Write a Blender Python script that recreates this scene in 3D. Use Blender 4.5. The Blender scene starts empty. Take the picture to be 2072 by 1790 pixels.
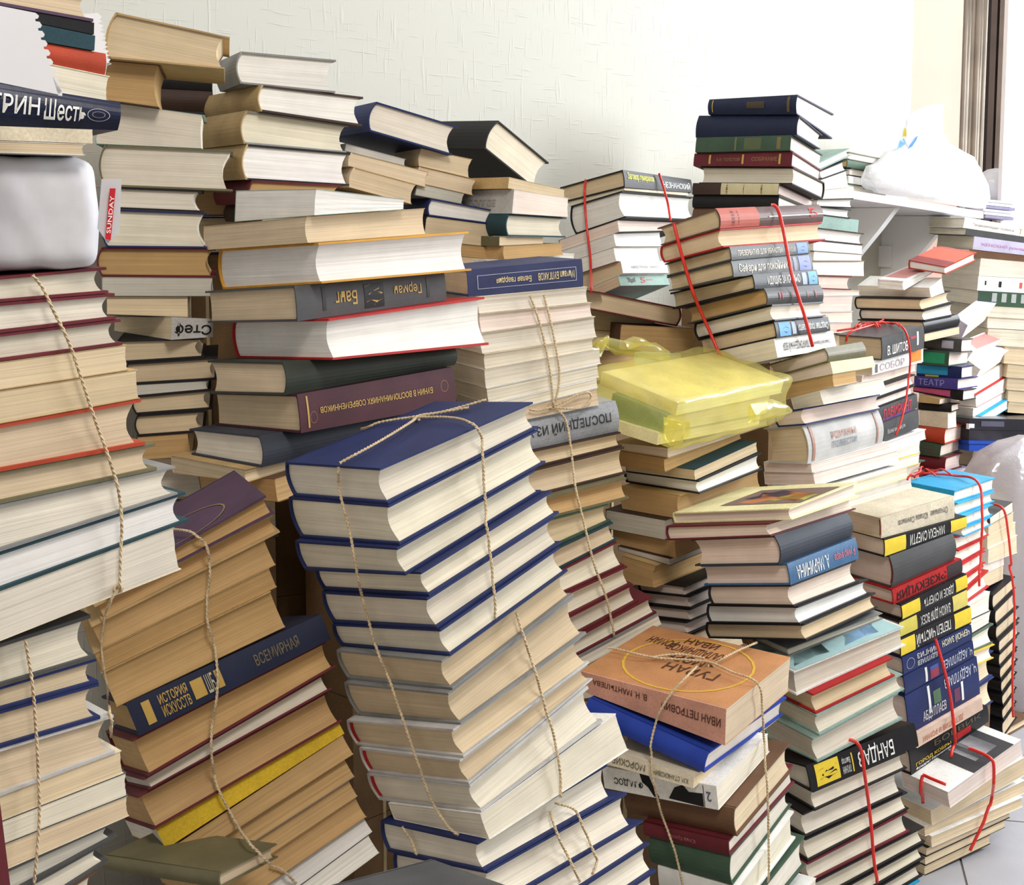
import bpy, math, random
from mathutils import Vector, Matrix
from mathutils.bvhtree import BVHTree

random.seed(7)
sc = bpy.context.scene
COL = sc.collection

# ------------------------------------------------------------------ camera
F, CX, HOR = 2700.0, 1036.0, 430.0          # focal length and horizon in pixels of the 2072x1790 frame
PITCH = math.radians(6.0)
CYP = HOR + F * math.tan(PITCH)
EYE = Vector((0, 0, 1.14))
cd = bpy.data.cameras.new('camera')
cam = bpy.data.objects.new('camera', cd)
COL.objects.link(cam)
cam.location = EYE
cam.rotation_euler = (math.pi / 2 - PITCH, 0, 0)
cd.sensor_fit = 'HORIZONTAL'
cd.sensor_width = 36
cd.lens = 36 * F / 2072
cd.shift_y = (CYP - 895) / 2072
cd.clip_start = 0.02
sc.camera = cam

# ------------------------------------------------------------------ light
sc.view_settings.view_transform = 'Standard'
sc.view_settings.look = 'None'
sc.view_settings.gamma = 1
sc.view_settings.use_curve_mapping = False
sc.view_settings.exposure = 0.14
w = bpy.data.worlds.new('room_light')
sc.world = w
w.use_nodes = True
bg = w.node_tree.nodes['Background']
bg.inputs[0].default_value = (0.98, 0.98, 1.0, 1)
bg.inputs[1].default_value = 0.5


def area(name, loc, target, size, size_y, power, color):
    ld = bpy.data.lights.new(name, 'AREA')
    ld.shape = 'RECTANGLE'
    ld.size, ld.size_y, ld.energy, ld.color = size, size_y, power, color
    o = bpy.data.objects.new(name, ld)
    COL.objects.link(o)
    o.location = loc
    d = Vector(target) - Vector(loc)
    o.rotation_euler = d.to_track_quat('-Z', 'Y').to_euler()
    return o


area('window_daylight', (2.95, 2.2, 1.85), (0.3, 2.0, 0.9), 1.0, 1.3, 70, (0.90, 0.95, 1.0))
area('far_window_daylight', (2.5, 3.6, 1.85), (0.9, 3.2, 1.2), 0.9, 1.3, 42, (0.93, 0.96, 1.0))
area('ceiling_lamp', (0.4, 0.0, 2.6), (0.4, 1.6, 0.9), 0.6, 0.6, 27, (1.0, 0.94, 0.87))


# ------------------------------------------------------------------ helpers
def ray(px, py):
    x, y = (px - CX) / F, (CYP - py) / F
    return Vector((x, math.cos(PITCH) + y * math.sin(PITCH), -math.sin(PITCH) + y * math.cos(PITCH)))


def at(px, py, Y):
    d = ray(px, py)
    return EYE + d * (Y / d.y)


def proj(p):
    q = p - EYE
    zc = q.y * math.cos(PITCH) - q.z * math.sin(PITCH)
    yc = q.y * math.sin(PITCH) + q.z * math.cos(PITCH)
    return CX + F * q.x / zc, CYP - F * yc / zc


def on_plane(px, py, C, dr):
    m = Vector((dr.y, -dr.x, 0))
    d = ray(px, py)
    return EYE + d * ((C - EYE).dot(m) / d.dot(m))


def lin(c):
    def f(v):
        v /= 255
        return v / 12.92 if v <= 0.04045 else ((v + 0.055) / 1.055) ** 2.4
    return (f(c[0]), f(c[1]), f(c[2]), 1.0)


def nodes(name):
    m = bpy.data.materials.new(name)
    m.use_nodes = True
    nt = m.node_tree
    return m, nt, nt.nodes['Principled BSDF']


def N(nt, t, **kw):
    n = nt.nodes.new(t)
    for k, v in kw.items():
        setattr(n, k, v)
    return n


def noise(nt, vec, scale, detail=3, rough=0.55):
    n = N(nt, 'ShaderNodeTexNoise')
    n.inputs['Scale'].default_value = scale
    n.inputs['Detail'].default_value = detail
    n.inputs['Roughness'].default_value = rough
    nt.links.new(vec, n.inputs['Vector'])
    return n


def mapping(nt, src, scale):
    mp = N(nt, 'ShaderNodeMapping')
    mp.inputs['Scale'].default_value = scale
    nt.links.new(src, mp.inputs['Vector'])
    return mp.outputs[0]


def shade(nt, fac, lo, hi, col):
    """col multiplied by a grey between lo and hi that follows fac"""
    mr = N(nt, 'ShaderNodeMapRange')
    mr.inputs[1].default_value, mr.inputs[2].default_value = 0.3, 0.7
    mr.inputs[3].default_value, mr.inputs[4].default_value = lo, hi
    nt.links.new(fac, mr.inputs[0])
    mx = N(nt, 'ShaderNodeVectorMath', operation='SCALE')
    nt.links.new(col, mx.inputs[0])
    nt.links.new(mr.outputs[0], mx.inputs['Scale'])
    return mx.outputs[0]


def bump(nt, b, h, strength, dist):
    bp = N(nt, 'ShaderNodeBump')
    bp.inputs['Strength'].default_value = strength
    bp.inputs['Distance'].default_value = dist
    nt.links.new(h, bp.inputs['Height'])
    nt.links.new(bp.outputs[0], b.inputs['Normal'])


def mat_pages():
    m, nt, b = nodes('page_edges')
    tc = N(nt, 'ShaderNodeTexCoord')
    oi = N(nt, 'ShaderNodeObjectInfo')
    ad = N(nt, 'ShaderNodeVectorMath', operation='ADD')
    nt.links.new(tc.outputs['Object'], ad.inputs[0])
    sc_ = N(nt, 'ShaderNodeVectorMath', operation='SCALE')
    sc_.inputs[0].default_value = (3.1, 1.7, 2.3)
    nt.links.new(oi.outputs['Random'], sc_.inputs['Scale'])
    nt.links.new(sc_.outputs[0], ad.inputs[1])
    v = ad.outputs[0]
    fine = noise(nt, mapping(nt, v, (4, 4, 950)), 1.0, 3, 0.7)
    mid = noise(nt, mapping(nt, v, (7, 7, 230)), 1.0, 2, 0.6)
    blot = noise(nt, v, 22, 4)
    c = shade(nt, fine.outputs['Fac'], 0.84, 1.07, oi.outputs['Color'])
    c = shade(nt, mid.outputs['Fac'], 0.92, 1.06, c)
    c = shade(nt, blot.outputs['Fac'], 0.93, 1.05, c)
    nt.links.new(c, b.inputs['Base Color'])
    b.inputs['Roughness'].default_value = 0.85
    b.inputs['Specular IOR Level'].default_value = 0.15
    bump(nt, b, fine.outputs['Fac'], 0.5, 0.0006)
    return m


def mat_cover(name, rough, spec, grain):
    m, nt, b = nodes(name)
    tc = N(nt, 'ShaderNodeTexCoord')
    oi = N(nt, 'ShaderNodeObjectInfo')
    ad = N(nt, 'ShaderNodeVectorMath', operation='ADD')
    nt.links.new(tc.outputs['Object'], ad.inputs[0])
    nt.links.new(oi.outputs['Random'], ad.inputs[1])
    v = ad.outputs[0]
    big = noise(nt, v, 18, 4)
    weave = noise(nt, v, grain, 2)
    c = shade(nt, big.outputs['Fac'], 0.8, 1.15, oi.outputs['Color'])
    c = shade(nt, weave.outputs['Fac'], 0.88, 1.1, c)
    nt.links.new(c, b.inputs['Base Color'])
    b.inputs['Roughness'].default_value = rough
    b.inputs['Specular IOR Level'].default_value = spec
    bump(nt, b, weave.outputs['Fac'], 0.25, 0.0004)
    return m


def mat_plain(name, rgb, rough=0.6, var=0.08, scale=30, spec=0.3, objcol=False):
    m, nt, b = nodes(name)
    tc = N(nt, 'ShaderNodeTexCoord')
    n = noise(nt, tc.outputs['Object'], scale, 3)
    if objcol:
        src = N(nt, 'ShaderNodeObjectInfo').outputs['Color']
    else:
        r = N(nt, 'ShaderNodeRGB')
        r.outputs[0].default_value = lin(rgb)
        src = r.outputs[0]
    nt.links.new(shade(nt, n.outputs['Fac'], 1 - var, 1 + var, src), b.inputs['Base Color'])
    b.inputs['Roughness'].default_value = rough
    b.inputs['Specular IOR Level'].default_value = spec
    return m


M_PAGES = mat_pages()
M_CLOTH = mat_cover('book_cloth', 0.62, 0.3, 1500)
M_GLOSS = mat_cover('laminated_cover', 0.36, 0.28, 300)
M_PAPER = mat_cover('paper_cover', 0.7, 0.25, 500)
M_INK = mat_plain('printed_ink', (0, 0, 0), 0.5, 0.06, 60, 0.3, True)


def mesh_obj(name, verts, faces, mat, parent=None, col=None, smooth=False):
    me = bpy.data.meshes.new(name)
    me.from_pydata([tuple(v) for v in verts], [], faces)
    me.update()
    if smooth:
        me.polygons.foreach_set('use_smooth', [True] * len(me.polygons))
    me.materials.append(mat)
    o = bpy.data.objects.new(name, me)
    COL.objects.link(o)
    if parent:
        o.parent = parent
    if col:
        o.color = col
    return o


def fix_normals(o):
    import bmesh
    bm = bmesh.new()
    bm.from_mesh(o.data)
    bmesh.ops.recalc_face_normals(bm, faces=bm.faces)
    bm.to_mesh(o.data)
    bm.free()


def tag(o, label, cat, group=None, kind=None):
    if label:
        o['label'] = label
    if cat:
        o['category'] = cat
    if group:
        o['group'] = group
    if kind:
        o['kind'] = kind
    return o


def empty(name, loc):
    o = bpy.data.objects.new(name, None)
    COL.objects.link(o)
    o.location = loc
    o.empty_display_size = 0.03
    return o


def box(x0, x1, y0, y1, z0, z1):
    v = [(x, y, z) for z in (z0, z1) for y in (y0, y1) for x in (x0, x1)]
    f = [(0, 2, 3, 1), (4, 5, 7, 6), (0, 1, 5, 4), (2, 6, 7, 3), (0, 4, 6, 2), (1, 3, 7, 5)]
    return v, f


_tc = {}


def text_mesh(s):
    """outline of a line of lettering, fitted to the unit square"""
    if s in _tc:
        return _tc[s]
    cu = bpy.data.curves.new('lettering', 'FONT')
    cu.body = s
    cu.resolution_u = 2
    cu.offset = 0.012
    ob = bpy.data.objects.new('lettering', cu)
    COL.objects.link(ob)
    dg = bpy.context.evaluated_depsgraph_get()
    me = ob.evaluated_get(dg).to_mesh()
    vs = [(v.co.x, v.co.y) for v in me.vertices]
    fs = [tuple(p.vertices) for p in me.polygons]
    bpy.data.objects.remove(ob)
    bpy.data.curves.remove(cu)
    x0, x1 = min(v[0] for v in vs), max(v[0] for v in vs)
    y0, y1 = min(v[1] for v in vs), max(v[1] for v in vs)
    _tc[s] = ([((x - x0) / (x1 - x0), (y - y0) / (y1 - y0)) for x, y in vs], fs)
    return _tc[s]


# ------------------------------------------------------------------ the room
AL = math.radians(45)
DW = 1.85


def wall_pt(px, off=0.0):
    t = (px - CX) / F
    z = (DW - off) / (math.sin(AL) - t * math.cos(AL))
    return Vector((t * z, z, 0))


def slab(name, p, q, z0, z1, th, mat, kind='structure', side=1):
    """upright slab from p to q, its visible face on the line p-q, thickness th away from the viewer"""
    d = (q - p).normalized()
    nrm = Vector((-d.y, d.x, 0)) * th * side
    base = [p, q, q + nrm, p + nrm]
    v = [Vector((b.x, b.y, z)) for z in (z0, z1) for b in base]
    f = [(0, 3, 2, 1), (4, 5, 6, 7), (0, 1, 5, 4), (1, 2, 6, 5), (2, 3, 7, 6), (3, 0, 4, 7)]
    o = mesh_obj(name, v, f, mat)
    fix_normals(o)
    if kind:
        o['kind'] = kind
    return o


def mat_wall():
    m, nt, b = nodes('embossed_wallpaper')
    tc = N(nt, 'ShaderNodeTexCoord')
    v = tc.outputs['Object']
    rot = N(nt, 'ShaderNodeMapping')
    rot.inputs['Rotation'].default_value = (0, 0, -AL)
    nt.links.new(v, rot.inputs['Vector'])
    v = rot.outputs[0]
    vert = noise(nt, mapping(nt, v, (150, 1, 14)), 1.0, 2, 0.5)
    hori = noise(nt, mapping(nt, v, (12, 1, 160)), 1.0, 2, 0.5)
    ra = N(nt, 'ShaderNodeMapRange')
    ra.inputs[1].default_value, ra.inputs[2].default_value = 0.6, 0.72
    nt.links.new(vert.outputs['Fac'], ra.inputs[0])
    rb = N(nt, 'ShaderNodeMapRange')
    rb.inputs[1].default_value, rb.inputs[2].default_value = 0.62, 0.74
    nt.links.new(hori.outputs['Fac'], rb.inputs[0])
    mx = N(nt, 'ShaderNodeMath', operation='MAXIMUM')
    nt.links.new(ra.outputs[0], mx.inputs[0])
    nt.links.new(rb.outputs[0], mx.inputs[1])
    b.inputs['Base Color'].default_value = lin((198, 196, 185))
    b.inputs['Roughness'].default_value = 0.75
    bump(nt, b, mx.outputs[0], 0.55, 0.0012)
    return m


M_WALL = mat_wall()
M_PIER = mat_plain('pinkish_plaster', (206, 174, 158), 0.8, 0.02, 5)
M_WHITE = mat_plain('white_paint', (240, 240, 240), 0.5, 0.02, 5)
M_CURT = mat_plain('grey_brown_cloth', (214, 204, 190), 0.9, 0.12, 9)
M_DARK = mat_plain('dark_brown_wood', (48, 36, 30), 0.7, 0.2, 9)

WA, WB = wall_pt(-900), wall_pt(1832)
slab('wall_left', WA, WB, 0, 2.75, 0.12, M_WALL)
PB = at(1940, 300, WB.y + 0.06)
PB.z = 0
slab('wall_end', WB, PB, 0, 2.75, 0.10, M_PIER)
bw0, bw1 = at(1900, 300, 4.75), at(2400, 300, 4.75)
slab('wall_back', Vector((bw0.x, bw0.y, 0)), Vector((bw1.x, bw1.y, 0)), 0, 2.75, 0.1, M_DARK)
q0, q1 = at(2030, 300, 3.75), at(2420, 300, 3.75)
slab('wall_right', Vector((q0.x, q0.y, 0)), Vector((q1.x, q1.y, 0)), 0, 2.75, 0.03, M_WHITE)
slab('wall_rear', Vector((3.2, -0.85, 0)), Vector((-2.2, -0.85, 0)), 0, 2.75, 0.1, mat_plain('rear_wall_paint', (176, 168, 158), 0.8, 0.03, 5))
cv, cf = box(-2.2, 3.2, -0.85, 5.2, 2.75, 2.85)
mesh_obj('ceiling', cv, cf, M_WHITE)['kind'] = 'structure'
# curtain hanging in the opening between the two wall ends
cu0, cu1 = at(1930, 300, 4.15), at(1990, 300, 4.15)
v, f = [], []
NC = 24
for k in range(NC + 1):
    x = cu0.x + (cu1.x - cu0.x) * k / NC
    y = 4.15 + 0.018 * math.sin(k * 1.9) + 0.008 * math.sin(k * 0.7)
    for z in (0.05, 2.6):
        for dy in (0, 0.006):
            v.append((x, y + dy, z))
for k in range(NC):
    a, b_ = 4 * k, 4 * k + 4
    f += [(a, b_, b_ + 2, a + 2), (a + 1, a + 3, b_ + 3, b_ + 1), (a + 2, b_ + 2, b_ + 3, a + 3), (a, a + 1, b_ + 1, b_)]
o = mesh_obj('curtain', v, f, M_CURT, smooth=True)
tag(o, 'grey-brown curtain hanging in the dark opening at the far end', 'curtain')
for k, (pa, pb, c) in enumerate([(1996, 2008, (70, 54, 44)), (2013, 2024, (96, 80, 68))]):
    a, b_ = at(pa, 300, 4.45), at(pb, 300, 4.45)
    v, f = box(a.x, b_.x, 4.45, 4.48, 0.0, 2.5)
    o = mesh_obj('door_board', v, f, mat_plain('board_%d' % k, c, 0.7, 0.15, 12))
    tag(o, ['dark narrow board standing next to the curtain', 'paler brown board standing beside the white wall corner'][k], 'board')

# floor: a slab with separate tiles
M_FLOOR = mat_plain('tile_joint', (150, 145, 140), 0.8, 0.1, 20)
M_TILE = mat_plain('floor_tile', (165, 164, 168), 0.35, 0.06, 14, 0.4)
v, f = box(-2.2, 3.2, -0.6, 5.2, -0.1, -0.004)
floor = mesh_obj('floor', v, f, M_FLOOR)
floor['kind'] = 'structure'
TS = 0.33
v, f = box(0, TS - 0.004, 0, TS - 0.004, -0.0045, 0)
tme = None
ang = math.radians(-12)
for i in range(-3, 6):
    for j in range(-1, 7):
        p = Vector((1.02 + (i * TS) * math.cos(ang) - (j * TS) * math.sin(ang), 1.72 + i * TS * math.sin(ang) + j * TS * math.cos(ang), 0))
        if not (-0.2 < p.x < 2.6 and 1.2 < p.y < 4.0):
            continue
        if tme is None:
            o = mesh_obj('tile', v, f, M_TILE, floor)
            tme = o.data
        else:
            o = bpy.data.objects.new('tile', tme)
            COL.objects.link(o)
            o.parent = floor
        o.location = p
        o.rotation_euler = (0, 0, ang)

# ------------------------------------------------------------------ books
BV, BP = [], []          # world polygons, for laying the strings on


def collect(verts, faces):
    b = len(BV)
    BV.extend(verts)
    BP.extend(tuple(b + i for i in f) for f in faces)


PAL = dict(
    navy=((32, 44, 92), 'navy'), blue=((38, 66, 165), 'bright blue'), black=((30, 28, 30), 'black'),
    maroon=((104, 36, 44), 'maroon'), red=((178, 38, 38), 'red'), rust=((176, 66, 40), 'rust red'),
    grey=((138, 138, 136), 'grey'), dgrey=((78, 78, 78), 'dark grey'), silver=((165, 168, 172), 'silver grey'),
    green=((62, 84, 66), 'dark green'), teal=((38, 66, 74), 'dark teal'), olive=((112, 106, 78), 'olive'),
    brown=((106, 76, 54), 'brown'), dbrown=((64, 46, 38), 'dark brown'), tan=((190, 160, 112), 'tan'),
    kraft=((178, 152, 112), 'kraft brown'), cream=((226, 214, 188), 'cream'), white=((238, 236, 230), 'white'),
    yellow=((222, 186, 50), 'yellow'), orange=((186, 130, 84), 'orange'), purple=((84, 62, 84), 'purple'),
    cyan=((46, 160, 205), 'sky blue'), pink=((226, 196, 176), 'pale pink'), magenta=((178, 74, 116), 'magenta'),
    violet=((70, 62, 132), 'violet'), ink=((31, 38, 64), 'blue-black'), smoke=((56, 62, 98), 'greyish navy'), moss=((58, 63, 54), 'dark grey-green'), plum=((76, 40, 48), 'plum'),
    steel=((66, 104, 142), 'steel blue'), slate=((58, 62, 72), 'slate'), umber=((98, 76, 72), 'brownish'), lilac=((196, 190, 210), 'lilac'), ochre=((206, 150, 52), 'ochre'),
    mint=((150, 176, 166), 'mint green'), lgrey=((196, 194, 190), 'light grey'), pale=((240, 232, 180), 'pale yellow'))
TONE = dict(w=((240, 237, 230), 'white'), c=((232, 223, 205), 'cream'), t=((220, 199, 166), 'tan'),
            b=((200, 164, 114), 'brown'), k=((234, 216, 203), 'pinkish'), g=((204, 199, 188), 'greyish'))
TYPE = dict(h='hardback', g='glossy hardback', p='paperback', o='coverless book')
ORD = ['top book', 'second', 'third', 'fourth', 'fifth', 'sixth', 'seventh', 'eighth', 'ninth', 'tenth', 'eleventh', 'twelfth',
       'thirteenth', 'fourteenth', 'fifteenth', 'sixteenth', 'seventeenth', 'eighteenth', 'nineteenth', 'twentieth',
       'twenty-first', 'twenty-second', 'twenty-third', 'twenty-fourth', 'twenty-fifth']
DIM = []


class Slot:
    """where one book lies: near top corner C, unit edges r (going right) and l (going left), lengths b and a"""


def build_book(S, sp, ty, cov, pg, label, group, deco=None, covb=None):
    a, b = S.a, S.b
    C, r, l = S.C, S.r, S.l
    n = r.cross(l).normalized()
    Tc, Tr, Tl = S.T
    T = Tc
    W, Hh = (b, a) if sp in ('u0', 'u1') else (a, b)

    def world(s, h, wv):
        if sp == 'u0':
            u, v = s, h
        elif sp == 'u1':
            u, v = b - s, h
        elif sp == 'v0':
            u, v = h, s
        else:
            u, v = h, a - s
        t = Tc + (Tr - Tc) * u / b + (Tl - Tc) * v / a
        return C + r * u + l * v - n * (wv / T * t)

    base = world(W / 2, Hh / 2, T)
    y_ = n.cross(r).normalized()
    R = Matrix((r, y_, n)).transposed()
    root = empty('hardback_book' if ty in 'hg' else 'paperback_book' if ty == 'p' else 'old_book', base)
    root.rotation_euler = R.to_euler()
    RT = R.transposed()
    tag(root, label, 'book', group)
    ccol = lin(PAL[cov][0])
    pcol = lin(TONE[pg][0])
    jit = 1 + random.uniform(-0.07, 0.07)
    pcol = (pcol[0] * jit, pcol[1] * jit * random.uniform(0.985, 1.01), pcol[2] * jit * random.uniform(0.95, 1.03), 1)
    cm = {'h': M_CLOTH, 'g': M_GLOSS, 'p': M_PAPER, 'o': M_PAPER}[ty]

    def part(name, shw, faces, mat, col, parent=root, smooth=False, hit=True):
        wv = [world(*q) for q in shw]
        o = mesh_obj(name, [RT @ (p - base) for p in wv], faces, mat, parent, col, smooth)
        fix_normals(o)
        if hit:
            collect(wv, faces)
        return o

    if ty in 'hg':
        o_, tb = min(0.0035, W * 0.04), min(0.0024, T * 0.11)
        bm = min(0.0065, T * 0.16) if S.round else 0.0012
        cf = min(0.007, T * 0.2) if S.round else 0.0015
    else:
        o_, tb, bm, cf = 0.0004, min(0.0006, T * 0.06), 0.0006, 0.0008
        if ty == 'o':
            o_, bm, cf = 0.0006, min(0.003, T * 0.1), min(0.004, T * 0.12)
    sl = random.uniform(-1, 1) * min(0.004, T * 0.1) if ty != 'g' else 0
    # boards
    cb = lin(PAL[covb][0]) if covb else ccol
    for nm, w0, w1, cc in (('front_cover', 0, tb, ccol), ('back_cover', T - tb, T, cb)):
        s0 = bm + 0.0015
        bw = 0.0 if ty in 'hg' else 0.0
        vs, fs = [], []
        K = 5
        for i in range(K + 1):
            s = s0 + (W - s0) * i / K
            for h in (0, Hh):
                for wv in (w0, w1):
                    vs.append((s, h, wv))
        for i in range(K):
            p, q = 4 * i, 4 * i + 4
            fs += [(p, q, q + 2, p + 2), (p + 1, p + 3, q + 3, q + 1), (p, p + 1, q + 1, q), (p + 2, q + 2, q + 3, p + 3)]
        fs += [(0, 2, 3, 1), (4 * K, 4 * K + 1, 4 * K + 3, 4 * K + 2)]
        part(nm, vs, fs, cm, cc)
    # spine
    K = 8
    ts = 0.0018 if ty in 'hg' else 0.0006

    def sprof(f):
        return bm * (1 - math.sin(math.pi * f)) if ty in 'hg' or ty == 'o' else 0.0002
    outer = [(sprof(i / K), T * i / K) for i in range(K + 1)]
    inner = [(sprof(i / K) + ts, T * i / K) for i in range(K, -1, -1)]
    inner[0] = (inner[0][0] + 0.002, inner[0][1])
    inner[-1] = (inner[-1][0] + 0.002, inner[-1][1])
    loop = outer + inner
    L = len(loop)
    vs = [(s, 0, wv) for s, wv in loop] + [(s, Hh, wv) for s, wv in loop]
    fs = [(i, (i + 1) % L, L + (i + 1) % L, L + i) for i in range(L)]
    for i in range(K):
        q = (i, i + 1, L - 2 - i, L - 1 - i)
        fs += [q, tuple(L + k for k in reversed(q))]
    spine = part('spine', vs, fs, cm, ccol, smooth=False)
    if ty == 'o':
        spine.color = pcol
    # pages
    K = 8
    p0, p1 = tb, T - tb
    loop = [(sprof(0.5 + 0.42 * (1 - 2 * i / K)) + ts + 0.0002, p1 - (p1 - p0) * i / K) for i in range(K + 1)]
    fore = []
    for i in range(K + 1):
        f = i / K
        fore.append((W - o_ - cf * math.sin(math.pi * f) - sl * (f - 0.5) - random.uniform(0, 0.0006) - abs(sl) * 0.5, p0 + (p1 - p0) * f))
    loop = loop + fore
    L = len(loop)
    vs = [(s, o_, wv) for s, wv in loop] + [(s, Hh - o_, wv) for s, wv in loop]
    fs = [(i, (i + 1) % L, L + (i + 1) % L, L + i) for i in range(L)]
    for i in range(K):
        q = (i, i + 1, L - 2 - i, L - 1 - i)
        fs += [q, tuple(L + k for k in reversed(q))]
    part('page_block', vs, fs, M_PAGES, pcol)
    if getattr(S, 'headband', False):
        hb, K = [], 8
        for i in range(K + 1):
            f = 0.12 + 0.76 * i / K
            for ds in (0.0002, 0.0045):
                for hh in (o_ - 0.0012, o_ + 0.001):
                    hb.append((sprof(f) + ts + ds, hh, T * f))
        fs = []
        for i in range(K):
            p, q = 4 * i, 4 * i + 4
            fs += [(p, q, q + 2, p + 2), (p + 1, p + 3, q + 3, q + 1), (p, p + 1, q + 1, q), (p + 2, q + 2, q + 3, p + 3)]
        fs += [(0, 2, 3, 1), (4 * K, 4 * K + 1, 4 * K + 3, 4 * K + 2)]
        part('headband', hb, fs, M_CLOTH, lin((182, 34, 40)))
    # lettering and printed shapes on the visible spine, or on the top cover
    if deco:
        for it in deco:
            kind, face = it[0][0], it[0][1]
            rect, colr = it[-5:-1], it[-1]
            x0, x1, y0, y1 = rect

            def put(x, y):
                if face == 's':
                    h = (1 - x) * Hh if sp == 'u0' else x * Hh
                    return (sprof(y) - (0.0013 if S.round else 0.0005), h, y * T)
                # top cover: x runs from L to C, y from the near edge backwards
                u, v = y * b, (1 - x) * a
                s, h = {'u0': (u, v), 'u1': (b - u, v), 'v0': (v, u), 'v1': (a - v, u)}[sp]
                return (s, h, -0.0005)
            if kind == 'r':
                K = 6
                vs = [put(x, y0 + (y1 - y0) * i / K) for i in range(K + 1) for x in (x0, x1)]
                fs = [(2 * i, 2 * i + 1, 2 * i + 3, 2 * i + 2) for i in range(K)]
                nm = 'printed_panel'
            elif kind == 'e':
                K = 28
                vs = [put((x0 + x1) / 2 + (x1 - x0) / 2 * math.cos(6.2832 * i / K) * m_, (y0 + y1) / 2 + (y1 - y0) / 2 * math.sin(6.2832 * i / K) * m_)
                      for m_ in (1, 0.96) for i in range(K)]
                fs = [(i, (i + 1) % K, K + (i + 1) % K, K + i) for i in range(K)]
                nm = 'printed_ring'
            elif kind == 'f':
                g = it[1]
                vs = [put(x0 + (x1 - x0) * px, y0 + (y1 - y0) * py) for px, py in g]
                fs = [tuple(range(len(g)))]
                nm = 'emblem'
            else:
                tv, fs = text_mesh(it[1])
                if face == 'c':
                    if len(it[0]) > 2:
                        vs = [put(x1 - (x1 - x0) * x, y1 - (y1 - y0) * y) for x, y in tv]
                    else:
                        vs = [put(x0 + (x1 - x0) * x, y0 + (y1 - y0) * y) for x, y in tv]
                elif len(it[0]) > 2:      # upside down
                    vs = [put(x1 - (x1 - x0) * x, y0 + (y1 - y0) * y) for x, y in tv]
                else:
                    vs = [put(x0 + (x1 - x0) * x, y1 - (y1 - y0) * y) for x, y in tv]
                nm = 'title'
            if kind != 'r' and kind != 't':
                pass
            vs2 = vs if kind != 't' else [(s, h, wv - 0.0003) if face == 'c' else (s - 0.0003, h, wv) for s, h, wv in vs]
            part(nm, vs2, fs, M_INK, lin(colr), parent=spine if face == 's' else root, hit=False)
    return root

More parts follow.
